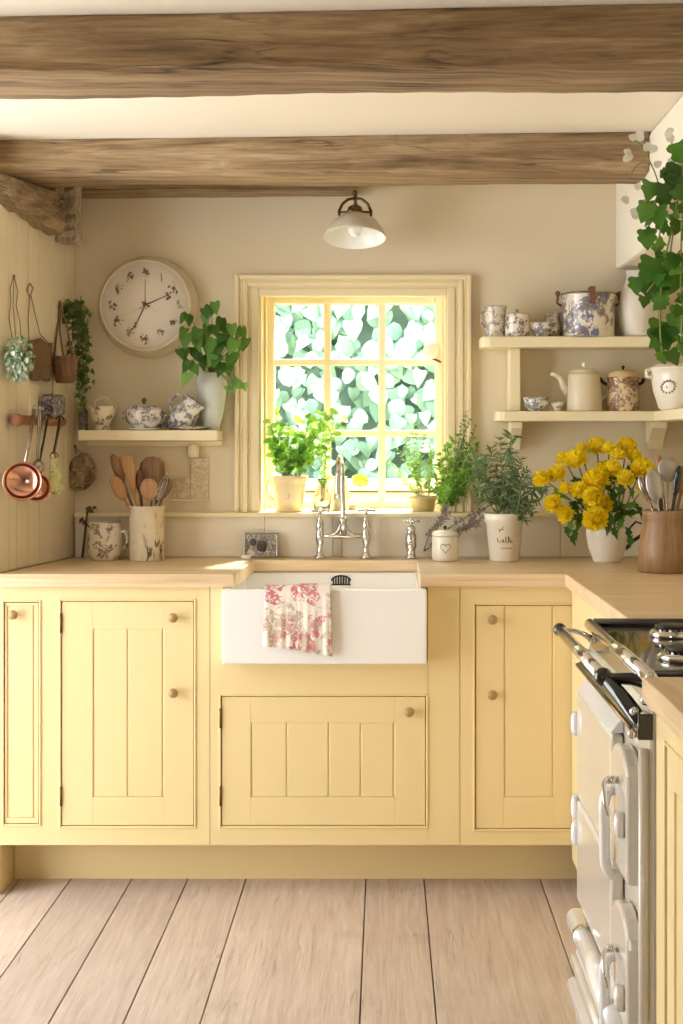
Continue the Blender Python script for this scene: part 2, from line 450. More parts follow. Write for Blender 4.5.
# stay and white catch on the right stile
lt = MB(); p = at(437, 352, YS - .035)
lt.tube([at(447, 365, YS - .04), at(436, 360, YS - .05), at(428, 357, YS - .05)], .004, 6)
lt.build('window_stay', M_brass, win)
lt = MB(); q = at(432, 350, YS - .055)
lt.lathe([(0, -.03), (.018, -.026), (.03, -.01), (.026, .008), (.012, .024), (0, .03)], 10, MT(*q) @ RY(.9), sy=.35)
tag(lt.build('window_catch', M_white, win), 'small white shell-shaped catch')
# upstand boards
b = MB(); xs = [-1.0, pX(120, 4.69), pX(265, 4.69), pX(333, 4.69), pX(342, 4.69) + .0, pX(455, 4.69), pX(560, 4.69), XR - .002]
for a_, c_ in zip(xs, xs[1:]): b.box(a_ + .0008, c_ - .0008, 4.682, YB - .0002, .9105, 1.0398)
struct(b.build('trim_1', M_upst, bevel=.0015))

# ------------------------------------------------------------------ garden
struct(MB().box(-6, 6, 5.1, 9, -.35, -.3).build('garden_ground', M_grass))
struct(MB().box(-4, 4, 7.1, 7.3, -.3, 2.7).build('garden_wall', M_ivywall))
b = MB()
for k in range(3):
    for i in range(12):
        b.box(-3 + i * .5 + .25 * (k % 2), -3 + i * .5 + .25 * (k % 2) + .494, 5.95 + R.uniform(0, .01), 6.25, .42 + k * .22, .42 + k * .22 + .214)
b.box(-3, 3.2, 5.94, 6.26, -.3, .42); b.box(-3.05, 3.3, 5.9, 6.3, 1.08, 1.12)
struct(b.build('garden_low_wall', M_stone, bevel=.01))
M_ivyout = leafmat('garden_ivy_leaves', [(0, '#6B8F7C'), (.35, '#7FA08B'), (.7, '#90B09B'), (1, '#A3C0AC')], .6, .1)
b = MB(); rr = random.Random(5)
for i in range(8500):
    x = rr.uniform(-2.6, 2.6); z = rr.uniform(-.28, 2.75); y = 7.08 - abs(rr.gauss(0, .12)) - .02
    L = rr.uniform(.05, .10); a = rr.uniform(-1.0, 1.0)
    b.cur = rr.random()
    d = Vector((math.sin(a), -.3 * rr.random(), -math.cos(a)))
    b.leaf((x, y, z), d, (rr.uniform(-.5, .5), -1, rr.uniform(.1, .9)), L, L * rr.uniform(.8, 1.05), rr.choice(['round', 'heart', 'heart']), .2, .35, rr.random())
tag(b.build('garden_ivy', M_ivyout, recalc=False), 'mass of pale green ivy leaves covering the wall outside the window', 'ivy', kind='stuff')

# ------------------------------------------------------------------ worktops, sink
poly = [(-1.004, 4.680), (-1.0945, 4.09), (-.424, 4.09), (-.411, 4.57), (.101, 4.57), (.098, 4.09), (.51, 4.09), (.515, 3.052), (XR - .002, 3.052), (XR - .002, 4.680)]
tag(MB().prism(poly, .872, .910).build('worktop', M_worn, bevel=.003), 'long pale wooden worktop wrapping round the white sink below the window', 'worktop')
tag(MB().prism([(.41, 1.35), (.41, 2.315), (XR - .002, 2.315), (XR - .002, 1.35)], .872, .910).build('worktop', M_worny, bevel=.003),
    'short pale wooden worktop in the right foreground beside the range cooker', 'worktop')
sk = thing('belfast_sink', 'deep white rectangular farmhouse sink set under the window', 'sink', (-.169, 4.045, 0))
w = .286; b = MB()
b.box(-w, w, 0, .024, .662, .8712); b.box(-w, w, .51, .534, .662, .8712)
b.box(-w, -w + .022, .024, .51, .662, .8712); b.box(w - .022, w, .024, .51, .662, .8712); b.box(-w + .022, w - .022, .024, .51, .662, .70)
b.build('basin', M_white, sk, bevel=.006, seg=3)
# slotted overflow on the far inner wall
b = MB(); ox = pX(341, 4.55) + .169
b.tube([(ox + .03 * math.cos(t), .507, .846 + .016 * math.sin(t)) for t in [PI * i / 10 for i in range(11)]] , .0022, 6)
for k in range(-3, 4): b.tube([(ox + k * .008, .506, .834), (ox + k * .008, .506, .846 + .016 * math.sqrt(max(0, 1 - (k * .008 / .03) ** 2)))], .0022, 6)
b.tube([(ox - .03, .507, .834), (ox + .03, .507, .834)], .0022, 6)
b.build('overflow_grille', M_iron, sk)
b = MB(); b.lathe([(0, .7005), (.032, .7005), (.036, .703), (.03, .705), (0, .702)], 20, MT(0, .27, 0)); b.build('drain', M_chrome, sk)

# tea towel over the front rim
M_towel = floral('tea_towel_print', '#EFE6D8', ['#C2526A', '#CB7480', '#B9A890'], 20, .555, .9, seed=2.2, coat=0)
def towel(name, x0, x1, zb0, zb1, yoff, ph, parent=None):
    m = MB(); nu, nv = 22, 26; path = []
    y0 = 4.045; zt = .8712
    pts = [(y0 + .06, zt - .06), (y0 + .045, zt - .02), (y0 + .03, zt + .004), (y0 + .012, zt + .0065), (y0 - .003, zt + .003), (y0 - .006, zt - .012)]
    vs = []
    for j in range(nu + 1):
        u = j / nu; zb = zb0 + (zb1 - zb0) * u
        col = list(pts) + [(y0 - .007, zt - .012 - (zt - .012 - zb) * k / 14) for k in range(1, 15)]
        for i, (y, z) in enumerate(col):
            drop = max(0, (zt - z) / .2)
            x = x0 + (x1 - x0) * (u + .02 * math.sin(u * 9 + ph) * drop) + .004 * drop * (u - .5) * 3
            wv = .006 * drop * (math.sin(u * 11 + ph) + .5 * math.sin(u * 23 + ph * 2))
            lift = yoff if i < 5 else yoff
            vs.append((x, y - (abs(wv) + lift if i > 4 else (0 if i < 3 else lift)), z + (lift if 1 < i < 5 else 0)))
    n = len(col)
    fs = [(j * n + i, (j + 1) * n + i, (j + 1) * n + i + 1, j * n + i + 1) for j in range(nu) for i in range(n - 1)]
    m.add(vs, fs, True)
    o = m.build(name, M_towel, parent); md = o.modifiers.new('t', 'SOLIDIFY'); md.thickness = .0025; md.offset = 1
    return o
tw = thing('tea_towel', 'cream tea towel with pink flowers folded over the sink front', 'tea towel', (0, 0, 0))
towel('front_fold', pX(265, 4.04), pX(303, 4.04), pZ(646, 4.04), pZ(650, 4.04), .003, 0, tw)
towel('side_fold', pX(299, 4.04), pX(331, 4.04), pZ(650, 4.04), pZ(656, 4.04), .0075, 2, tw)

# ------------------------------------------------------------------ cabinets
YF = 4.11
def fx(x): return pX(x, YF)
def fz(y): return pZ(y, YF)
def knob(parent, x, z, y=YF, lab=None):
    m = MB(); Mk = MT(x, y, z) @ RX(PI / 2)
    m.lathe([(0, 0), (.006, 0), (.005, .008), (.006, .012), (.0125, .016), (.014, .021), (.011, .026), (0, .028)], 18, Mk)
    return m.build('knob', M_knob, parent)
def hinge(parent, x, z, y=YF):
    m = MB(); m.tube([(x, y - .002, z - .028), (x, y - .002, z + .028)], .0035, 8); return m.build('hinge', M_brass, parent)
def door(parent, px0, px1, py0, py1, grooves, g0, g1, knobs, hinge_side=None, dx=0):
    x0, x1, z1, z0 = fx(px0), fx(px1), fz(py0), fz(py1)
    gp = .0022; m = MB()
    a0, a1, c1, c0 = x0 + gp, x1 - gp, z1 - gp, z0 + gp
    m.box(a0, a1, YF + .005, YF + .022, c0, c1)          # backing
    gx = [fx(g) for g in grooves]; zt, zb = fz(g0), fz(g1); fr = .001
    L, Rr = (gx[0], gx[-1]) if len(gx) > 1 else (a0, a1)
    m.box(a0, L - .0035, YF + fr, YF + .007, c0, c1); m.box(Rr + .0035, a1, YF + fr, YF + .007, c0, c1)
    m.box(L - .0035, Rr + .0035, YF + fr, YF + .007, zt, c1); m.box(L - .0035, Rr + .0035, YF + fr, YF + .007, c0, zb)
    for u, v in zip(gx, gx[1:]):
        m.box(u + .0035, v - .0035, YF + fr + .0012, YF + .007, zb + .0008, zt)
    for u in gx:                                          # bead in each groove
        m.tube([(u + .0025, YF + .0040, zb), (u + .0025, YF + .0040, zt)], .0020, 6)
    d = m.build('door', M_yel, parent, bevel=.0011)
    for kx, ky in knobs: knob(d, fx(kx), fz(ky))
    if hinge_side:
        for hy in (py0 + 22, py1 - 30): hinge(d, fx(hinge_side), fz(hy))
    # cock bead on the surround
    m = MB(); bw = .006
    x0 -= bw; x1 += bw; z0 -= bw; z1 += bw
    m.box(x0, x0 + bw, YF - .0035, YF + .02, z0, z1); m.box(x1 - bw, x1, YF - .0035, YF + .02, z0, z1)
    m.box(x0 + bw, x1 - bw, YF - .0035, YF + .02, z1 - bw, z1); m.box(x0 + bw, x1 - bw, YF - .0035, YF + .02, z0, z0 + bw)
    m.build('door_bead', M_yel, parent, bevel=.002)
    return (x0, x1, z0, z1)
def face(parent, x0, x1, z0, z1, holes):
    """front panel with rectangular holes: holes ordered left to right, non overlapping in x"""
    m = MB(); x = x0
    for h in holes:
        m.box(x, h[0], YF, YF + .02, z0, z1)
        m.box(h[0], h[1], YF, YF + .02, h[3], z1); m.box(h[0], h[1], YF, YF + .02, z0, h[2]); x = h[1]
    m.box(x, x1, YF, YF + .02, z0, z1)
    return m.build('face_frame', M_yel, parent)
ZT, ZB = .8712, fz(845)
def carcass(parent, x0, x1, y0, y1, z0, z1):
    MB().box(x0, x1, y0, y1, z0, z1).build('carcass', M_yel, parent)
cabA = thing('base_cabinet', 'yellow base cabinet left of the sink with two panelled doors', 'cabinet', (0, 0, 0))
h1 = door(cabA, 4, 39, 602, 824, [8, 34], 606, 818, [(14.5, 614)])
h2 = door(cabA, 61, 194, 601, 826, [94, 128, 163], 629, 797, [(174, 617), (174, 692)], 61)
face(cabA, -1.132, fx(209.6), ZB, ZT, [h1, h2])
carcass(cabA, -1.132, fx(209.6), YF + .023, 4.14, ZB, ZT)
MB().box(-.99, fx(209.6), 4.14, 4.67, ZB, ZT).build('carcass', M_yel, cabA)
MB().box(-1.088, fx(209.9), 4.257, 4.275, .0, ZB).build('plinth', M_yel, cabA)
MB().box(-1.132, -1.090, 4.105, 4.275, 0, ZB - .0005).build('end_foot', M_yel, cabA)
cabB = thing('base_cabinet', 'yellow base cabinet under the white sink with one wide door', 'cabinet', (0, 0, 0))
h1 = door(cabB, 221, 426, 696, 826, [252, 287, 329, 361, 394], 723, 797, [(409, 711)], 220.5)
m = MB()
x0, x1 = fx(210.2), fx(459.6); sx0, sx1, sz = -.169 - .290, -.169 + .290, .657
m.box(x0, sx0, YF, YF + .02, sz, ZT); m.box(x0, min(sx0, h1[0]), YF, YF + .02, ZB, sz); m.box(sx1, x1, YF, YF + .02, ZB, ZT)
m.box(min(sx0, h1[0]) , h1[0] + .0001, YF, YF + .02, ZB, sz); m.box(h1[1], sx1, YF, YF + .02, ZB, sz)
m.box(h1[0], h1[1], YF, YF + .02, h1[3], sz); m.box(h1[0], h1[1], YF, YF + .02, ZB, h1[2])
m.build('face_frame', M_yel, cabB)
carcass(cabB, x0, x1, YF + .023, 4.67, ZB, .65)
MB().box(fx(209.9), fx(459.9), 4.257, 4.275, 0, ZB).build('plinth', M_yel, cabB)
cabC = thing('base_cabinet', 'yellow corner base cabinet right of the sink, beside the range', 'cabinet', (0, 0, 0))
h1 = door(cabC, 475, 573.5, 605, 829, [505, 553], 607, 797, [(492, 619), (492, 694)])
face(cabC, fx(460.2), .57, ZB, ZT, [h1])
carcass(cabC, fx(460.2), .57, YF + .023, 4.67, ZB, ZT)
MB().box(fx(459.9), .57, 4.257, 4.275, 0, ZB).build('plinth', M_yel, cabC)
cabD = thing('base_cabinet', 'narrow yellow cabinet side between the corner and the range cooker', 'cabinet', (0, 0, 0))
MB().box(.529, XR - .003, 3.055, YF - .006, .10, ZT).build('carcass', M_yel, cabD, bevel=.003)
MB().box(.60, XR - .003, 3.055, YF - .006, 0, .0995).build('plinth', M_yel, cabD)
cabE = thing('base_cabinet', 'yellow panelled cabinet at the right edge nearest the viewer', 'cabinet', (0, 0, 0))
m = MB(); m.box(.445, XR - .003, 1.37, 2.308, .0, ZT); m.build('carcass', M_yel, cabE)
m = MB(); f0, f1 = .432, .4445
yd0, yd1, zd0, zd1 = 1.50, 2.235, .10, .825
m.box(f0, f1, yd1, 2.308, 0, ZT); m.box(f0, f1, 1.37, yd0, 0, ZT); m.box(f0, f1, yd0, yd1, zd1, ZT); m.box(f0, f1, yd0, yd1, 0, zd0)
m.build('face_frame', M_yel, cabE)
m = MB(); bw = .006
m.box(f0 - .003, f1, yd0, yd0 + bw, zd0, zd1); m.box(f0 - .003, f1, yd1 - bw, yd1, zd0, zd1)
m.box(f0 - .003, f1, yd0 + bw, yd1 - bw, zd1 - bw, zd1); m.box(f0 - .003, f1, yd0 + bw, yd1 - bw, zd0, zd0 + bw)
m.build('door_bead', M_yel, cabE, bevel=.002)
m = MB(); q0, q1, r0, r1 = yd0 + .0085, yd1 - .0085, zd0 + .0085, zd1 - .0085
m.box(f0 + .006, f1, q0, q1, r0, r1)
m.box(f0 + .001, f0 + .006, q1 - .055, q1, r0, r1); m.box(f0 + .001, f0 + .006, q0, q0 + .06, r0, r1)
m.box(f0 + .001, f0 + .006, q0 + .06, q1 - .055, r1 - .055, r1); m.box(f0 + .001, f0 + .006, q0 + .06, q1 - .055, r0, r0 + .06)
for k in range(5):
    a_ = q0 + .064 + k * (q1 - q0 - .124) / 5
    m.box(f0 + .0022, f0 + .006, a_, a_ + (q1 - q0 - .124) / 5 - .006, r0 + .062, r1 - .057)
m.build('door', M_yel, cabE, bevel=.0012)

# ------------------------------------------------------------------ lighting and camera
w = bpy.data.worlds.new('sky'); bpy.context.scene.world = w; w.use_nodes = True
w.node_tree.nodes['Background'].inputs[0].default_value = (.90, .95, 1.0, 1)
w.node_tree.nodes['Background'].inputs[1].default_value = 10
def portal(name, loc, rot, sx, sy):
    l = bpy.data.lights.new(name, 'AREA'); l.shape = 'RECTANGLE'; l.size = sx; l.size_y = sy
    l.cycles.is_portal = True
    o = bpy.data.objects.new(name, l); C.objects.link(o); o.location = loc; o.rotation_euler = rot
portal('portal_garden_door', (-2.0, 3.25, 1.04), (0, -PI / 2, 0), 2.08, 1.5)
portal('portal_rear_window', (-1.15, -1.95, 1.25), (PI / 2, 0, 0), 1.1, .7)
portal('portal_sink_window', (-.1, 5.15, 1.41), (-PI / 2, 0, 0), .61, .72)
s = bpy.data.lights.new('sun', 'SUN'); s.energy = 34; s.angle = .12; s.color = (1, .95, .86)
so = bpy.data.objects.new('sun', s); C.objects.link(so)
so.rotation_euler = Vector((-.28, -1.0, -1.12)).to_track_quat('-Z', 'Y').to_euler()
cam = bpy.data.cameras.new('camera'); co = bpy.data.objects.new('camera', cam); C.objects.link(co)
co.location = (0, 0, H); co.rotation_euler = (PI / 2, 0, 0)
cam.sensor_fit = 'VERTICAL'; cam.sensor_height = 36; cam.lens = FX / 1024 * 36
cam.shift_x = (341.5 - CX) / 1024; cam.shift_y = (CY - 512) / 1024; cam.clip_start = .05
sc = bpy.context.scene; sc.camera = co
sc.view_settings.view_transform = 'Standard'; sc.view_settings.look = 'None'; sc.view_settings.gamma = 1
sc.view_settings.use_curve_mapping = False; sc.view_settings.exposure = 0.08
sc.cycles.use_denoising = True
sc.cycles.max_bounces = 10; sc.cycles.diffuse_bounces = 6; sc.cycles.transparent_max_bounces = 16
sc.cycles.sample_clamp_indirect = 6; sc.cycles.caustics_reflective = False; sc.cycles.caustics_refractive = False
# ------------------------------------------------------------------ range cooker
rg = thing('range_cooker', 'cream enamel range cooker with chrome rail and black hob, right foreground', 'range cooker', (0, 0, 0))
Y0, Y1 = 2.324, 3.042
b = MB(); b.box(.424, XR - .004, Y0, Y1, .06, .862); o = b.build('body', M_enam, rg, bevel=.014, seg=3)
b = MB(); b.box(.436, XR - .004, Y0 + .003, Y1 - .003, .863, .902); b.build('hob_top', M_black, rg, bevel=.006, seg=3)
b = MB()   # raised rim round the hob
b.tube([(.436, Y0 + .020, .904), (XR - .02, Y0 + .020, .904)], .014, 12); b.build('hob_rim', M_black, rg); b = MB(); b.tube([(.436, Y1 - .016, .904), (XR - .02, Y1 - .016, .904)], .012, 12)
b.build('hob_rim', M_black, rg)
b = MB(); b.tube([(.430, Y0 + .012, .902), (.430, Y1 - .006, .902)], .0125, 16); b.ball((.430, Y0 + .014, .902), .0135, 12)
b.build('front_roll', M_chrome, rg)
M_steel = plain('polished_steel', '#CFC6B4', .16, 1, vary=.04)
b = MB(); b.prism([(.4345, .888), (.424, .83), (.404, .822), (.404, .812), (.427, .808), (.44, .888)], Y0 + .004, Y1 - .004, Matrix(((1, 0, 0, 0), (0, 0, 1, 0), (0, 1, 0, 0), (0, 0, 0, 1))))
b.build('fascia', M_steel, rg, bevel=.0015)
b = MB(); b.tube([(.4035, Y0 + .05, .817), (.4035, Y1 - .004, .817)], .0045, 8); b.build('fascia_trim', M_brass, rg)
# towel rail and brackets
rl = MB(); rl.tube([(.365, 2.43, .892), (.365, 3.02, .892)], .0115, 16); rl = rl.build('towel_rail', M_chrome, rg)
b = MB(); b.ball((.365, 3.028, .892), .0145, 12); b.build('rail_cap', M_black, rl); b = MB(); b.ball((.365, 2.425, .892), .0165, 12); b.build('rail_cap', M_black, rl)
b = MB(); b.tube(bez((.365, 3.0, .892), (.40, 3.0, .900), (.432, 3.0, .872), 6), [.006, .0055, .005, .005, .0055, .007, .009], 10)
b.tube(bez((.37, 3.0, .888), (.395, 3.0, .86), (.430, 3.0, .845), 6), .0045, 8)
b.build('rail_bracket', M_chrome, rl)
b = MB()
b.tube([(.365, 2.44, .892), (.374, 2.415, .884), (.392, 2.385, .862), (.410, 2.355, .836), (.424, 2.334, .818)], [.010, .012, .014, .015, .013], 12)
b.tube([(.372, 2.42, .89), (.41, 2.40, .893), (.432, 2.385, .885)], [.009, .011, .008], 10)
b.box(.406, .430, 2.326, 2.358, .806, .848)
b.build('rail_bracket', M_black, rl, bevel=.002)
b = MB()
for q in ((.404, 2.350, .848), (.398, 2.334, .815), (.418, 2.33, .87)): b.ball(q, .0085, 10)
b.build('bracket_bolt', M_chrome, rl)
# oven doors
def slab(name, y0, y1, z0, z1, x0, x1, mat, parent, bev=.008):
    return MB().box(x0, x1, y0, y1, z0, z1).build(name, mat, parent, bevel=bev, seg=3)
def oven_door(z0, z1, hz):
    d = slab('oven_door', 2.565, 3.022, z0, z1, .399, .4235, M_enam, rg, .009)
    for zz in hz:
        h_ = MB(); h_.lathe([(0, -.026), (.008, -.024), (.011, -.012), (.011, .012), (.008, .024), (0, .026)], 12, MT(.3985, 3.024, zz)); h_.build('hinge', M_enam2, d)
    return d
d1 = oven_door(.545, .766, (.697,))
b = MB(); b.prism([(.3985, .768), (.4235, .800), (.4235, .768)], 2.57, 3.015, Matrix(((1, 0, 0, 0), (0, 0, 1, 0), (0, 1, 0, 0), (0, 0, 0, 1))))
b.build('top_bevel', M_enam2, d1, bevel=.002)
d2 = oven_door(.330, .5405, (.522, .468))
# near pair of narrow doors with arched tops and hanging grips
def side_door(z0, z1, zl, arched):
    pts = [(2.378, z0), (2.555, z0), (2.555, z1 - .05)]
    pts += [(2.555 - .0885 + .0885 * math.cos(a), z1 - .05 + .05 * math.sin(a)) for a in [PI * k / 10 for k in range(1, 10)]] + [(2.378, z1 - .05)]
    Mx = Matrix(((0, 0, 1, 0), (1, 0, 0, 0), (0, 1, 0, 0), (0, 0, 0, 1)))
    d = MB().prism(pts, .396, .4235, Mx).build('side_door', M_enam, rg, bevel=.008, seg=3)
    g_ = MB(); g_.tube(bez((.398, 2.505, zl - .03), (.376, 2.505, zl - .03), (.3785, 2.505, zl - .07), 6) + [Vector((.3795, 2.505, zl - .11))] + bez((.3795, 2.505, zl - .14), (.3785, 2.505, zl - .175), (.398, 2.505, zl - .18), 6), .0095, 12)
    g_.build('grip', M_enam2, d)
    g_ = MB(); g_.tube(bez((.380, 2.465, zl - .006), (.362, 2.44, zl + .006), (.366, 2.41, zl - .03), 6) + [Vector((.372, 2.41, zl - .05))], .004, 8)
    g_.tube([(.398, 2.47, zl - .006), (.378, 2.47, zl - .006)], .007, 8)
    g_.build('latch_lever', M_chrome, d)
    g_ = MB(); g_.lathe([(0, -.022), (.011, -.02), (.013, 0), (.011, .02), (0, .022)], 14, MT(.389, 2.405, zl - .065), sx=.8); g_.build('latch_catch', M_enam2, d)
    return d
side_door(.555, .770, .715, True); side_door(.245, .500, .428, True)
b = MB(); b.tube([(.418, 2.339, .22), (.418, 2.339, .79)], .0095, 12); b.build('corner_post', M_enam, rg)
b = MB(); b.tube([(.396, 2.40, .298), (.396, 3.00, .298)], .0215, 16); b.ball((.396, 3.0, .298), .0215, 14); b.ball((.396, 2.40, .298), .0215, 14)
br = b.build('lower_rail', M_enam2, rg)
b = MB(); b.tube([(.396, 2.875, .298), (.396, 2.90, .298)], .0225, 16); b.build('rail_collar', M_chrome, br)
b = MB(); b.box(.396, .44, 2.36, 3.02, .0, .235); b.build('plinth', M_enam, rg, bevel=.01, seg=3)
b = MB(); b.tube([(.392, 2.38, .16), (.392, 3.005, .16)], .016, 12); b.tube([(.392, 2.38, .215), (.392, 3.005, .215)], .009, 10)
b.build('plinth_moulding', M_enam2, rg)
# burners
def burner(x, y, r):
    m = MB(); z = .9022
    m.lathe([(r * .95, z), (r, z + .006), (r * .86, z + .013), (r * .6, z + .012), (0, z + .011)], 28, MT(x, y, 0))
    bo = m.build('burner', M_chrome, rg)
    m = MB()
    for k in range(20):
        a = 2 * PI * k / 20; m.box(-.0025, .0025, r * .5, r * .74, z + .0115, z + .017, MT(x, y, 0) @ RZ(a))
    m.lathe([(0, z + .0125), (r * .6, z + .013), (r * .58, z + .016), (0, z + .0165)], 24, MT(x, y, 0))
    m.build('flame_ring', M_nickel, bo)
    m = MB(); m.lathe([(0, z + .0175), (r * .72, z + .0175), (r * .74, z + .021), (r * .6, z + .024), (0, z + .025)], 24, MT(x, y, 0))
    m.build('burner_cap', M_iron, bo)
for q in ((.565, 2.85, .047), (.535, 2.55, .058), (.79, 2.85, .047), (.80, 2.55, .058)): burner(*q)
# ------------------------------------------------------------------ left side objects
M_wicker = wood('brown_wicker', [(.3, '#5A3D26'), (.5, '#7D5A3C'), (.7, '#9B7754')], 2, .8, 3, .8, knots=False)
M_jute = plain('brown_jute', '#8A6A4C', .95, vary=.25, scale=60, bump=.6)
M_string = plain('string', '#8C7452', .9)
M_copper = plain('copper', '#DBA58E', .18, 1, vary=.1, scale=20)
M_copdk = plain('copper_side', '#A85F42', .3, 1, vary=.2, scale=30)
M_rail = wood('red_brown_rail', [(.3, '#7A4D33'), (.5, '#965F42'), (.7, '#AF7D5C')], 0, .45, 2, .2, knots=False)
M_spoon = wood('spoon_wood', [(.3, '#64432A'), (.5, '#835E3C'), (.7, '#A07A52')], 2, .5, 2, .2, knots=False)
M_spoon2 = wood('pale_spoon_wood', [(.3, '#8F653C'), (.5, '#AD8052'), (.7, '#C69C6E')], 2, .5, 2, .2, knots=False)
M_spoon3 = wood('dark_spoon_wood', [(.3, '#553319'), (.5, '#6E4626'), (.7, '#8A5E38')], 2, .45, 2, .2, knots=False)
M_fl_grey = floral('grey_floral_glaze', '#ECE3D3', ['#5E5660', '#7C6F68'], 30, .56, .25)
M_fl_blue = floral('blue_floral_glaze', '#E9E4DA', ['#3E4256', '#6A5E66', '#7D8190'], 36, .53, .25, seed=3)
M_fl_dark = floral('dark_floral_glaze', '#D9D2CC', ['#2C2F42', '#4A3038', '#2B2B33'], 50, .42, .3, seed=6)
M_cream = plain('cream_glaze', '#EFE3C8', .25, vary=.03, coat=.3)
M_creamy = plain('pale_cream_glaze', '#F0E8D6', .3, vary=.03, coat=.2)
M_lgreen = leafmat('bright_green_leaves', [(0, '#4B8A2C'), (.4, '#6FAA42'), (.75, '#92C45C'), (1, '#B8DE82')], .4, .55)
M_mgreen = leafmat('mid_green_leaves', [(0, '#2E5A22'), (.4, '#46772F'), (.75, '#64953F'), (1, '#8AB55A')], .4, .3)
M_dgreen = leafmat('dark_green_leaves', [(0, '#1F4A16'), (.4, '#2F651E'), (.8, '#44802A'), (1, '#6FA544')], .35, .25)
M_olive = leafmat('olive_ivy_leaves', [(0, '#3A4B22'), (.45, '#53652F'), (.8, '#6F8044'), (1, '#8F9A5C')], .5, .2)
M_euc = leafmat('silver_green_leaves', [(0, '#5F7560'), (.4, '#8C9E84'), (.8, '#B4BFA8'), (1, '#DCDFCB')], .6, .25)
M_stem = plain('green_stem', '#7D8E4A', .6)
M_twig = plain('brown_twig', '#5E4A38', .8, vary=.2, scale=80)
M_soil = plain('soil', '#3A2C20', .95, vary=.3, scale=90)

def pot_profile(rt, rb, h, rim=.004, wall=.004, lip=.012):
    return [(0, 0), (rb * .94, 0), (rb, .004), (rt - .001, h - lip), (rt + rim, h - lip + .002), (rt + rim, h - .002), (rt + rim - .002, h), (rt - wall, h), (rt - wall - .002, h - .02), (rb - wall, .008), (0, .008)]
def soil(parent, r, z, M=None):
    m = MB(); m.lathe([(r, z), (r * .6, z + .006), (0, z + .008)], 16, M); return m.build('soil', M_soil, parent)
def loop_handle(m, x, z0, z1, out, r=.005, y=0, seg=10, sgn=1):
    m.tube([(x, y, z1), (x + sgn * out * .7, y, z1 + .002), (x + sgn * out, y, z1 - (z1 - z0) * .3), (x + sgn * out * .85, y, z0 + (z1 - z0) * .3), (x, y, z0)], [r * 1.2, r, r, r, r * 1.1], seg)

# ---- shelf at left
ls = thing('wall_shelf', 'short cream wall shelf below the clock holding blue and white crockery', 'shelf', (-.7465, 4.705, 1.286))
MB().box(-.2195, .2195, -.147, .003, 0, .033).build('shelf_board', M_shelf, ls, bevel=.003)
MB().box(-.2195, .2195, -.012, .0035, -.018, -.0005).build('batten', M_shelf, ls, bevel=.003)
SL = 1.3192
# ---- clock
ck = thing('wall_clock', 'large round cream wall clock with faded flower numerals', 'clock', (pX(148.5, 4.70), 4.7095, pZ(307, 4.70)))
Mk = RX(PI / 2)
b = MB(); b.lathe([(0, 0), (.160, 0), (.164, .005), (.164, .012), (.158, .020), (.152, .024), (.149, .036), (.149, .062), (.147, .074), (.143, .079), (.139, .076), (.139, .070), (0, .070)], 72, Mk)
b.build('clock_case', plain('aged_cream_paint', '#E2D3B4', .6, vary=.05, scale=20), ck)
m = NT('clock_face_paint'); v = m.coords()
c = m.mix(m.noise(v, 14, 5), lin('#F6EEE2'), lin('#E8DCCB'))
cr = m.noise(m.coords((1, 1, 5)), 30, 3, .6, 2.5)
c = m.mix(m.math('MULTIPLY', m.ramp(cr, [(.495, (0, 0, 0, 1)), (.50, (1, 1, 1, 1)), (.508, (0, 0, 0, 1))]), .35), c, '#A08C74')
m.col(c); m.set(Roughness=.6); M_face = m.m
b = MB(); b.lathe([(0, .0705), (.1385, .0705), (.1385, .0725), (0, .0725)], 72, Mk); cf_ = b.build('clock_face', M_face, ck)
M_ink = plain('faded_ink', '#8A7464', .8, vary=.2, scale=200)
M_ink2 = plain('pale_faded_ink', '#B9A893', .8, vary=.2, scale=200)
rr = random.Random(4)
for k in range(12):
    a = PI / 2 - k * PI / 6; rad = .102 if k % 3 else .106
    cx_, cz_ = rad * math.cos(a), rad * math.sin(a); m = MB()
    n = {0: 13, 1: 2, 2: 10, 3: 6, 4: 12, 5: 8, 6: 11, 7: 7, 8: 9, 9: 8, 10: 11, 11: 9}[k]
    if k == 1:
        m.tube([(cx_, -.0735, cz_ + .014), (cx_ + .001, -.0735, cz_ - .014)], .0012, 5)
    else:
        for j in range(n):
            px_, pz_ = cx_ + rr.gauss(0, .0062), cz_ + rr.gauss(0, .0062); aa = rr.uniform(0, 6.28); l_ = rr.uniform(.003, .0075)
            m.lathe([(0, 0), (1, .0), (.8, .0006), (0, .0008)], 7, MT(px_, -.0726, pz_) @ RX(PI / 2) @ RZ(aa) @ Matrix.Diagonal((l_, l_ * .45, 1, 1)))
        for j in range(3):
            m.tube([(cx_ + rr.gauss(0, .009), -.0732, cz_ + rr.gauss(0, .008)), (cx_ + rr.gauss(0, .009), -.0732, cz_ + rr.gauss(0, .008))], .0006, 4)
    m.build('hour_mark', M_ink if k not in (3, 5, 7) else M_ink2, ck)
def hand(a, L, w, tip, mat=M_ink, tail=.0):
    m = MB(); d = Vector((math.cos(a), 0, math.sin(a)))
    m.tube([d * -tail + Vector((0, -.076, 0)), d * L * .5 + Vector((0, -.076, 0)), d * L + Vector((0, -.076, 0))], [w, w * .7, w * .5], 6)
    if tip:
        for j in range(7):
            p = d * (L - rr.uniform(-.012, .012)) + Vector((rr.gauss(0, .003), -.077, rr.gauss(0, .006))); m.ball(p, rr.uniform(.0025, .005), 6, M=None)
    return m.build('clock_hand', mat, ck)
hand(PI / 2, .082, .0013, 0); hand(math.radians(24), .076, .0024, 1); hand(math.radians(-116), .075, .0026, 1)
hand(math.radians(-28), .07, .0005, 0, M_ink2); hand(math.radians(207), .085, .0005, 0, M_ink2)
m = MB()
for j in range(12): m.ball((rr.gauss(0, .006), -.078, rr.gauss(0, .006)), rr.uniform(.002, .005), 6)
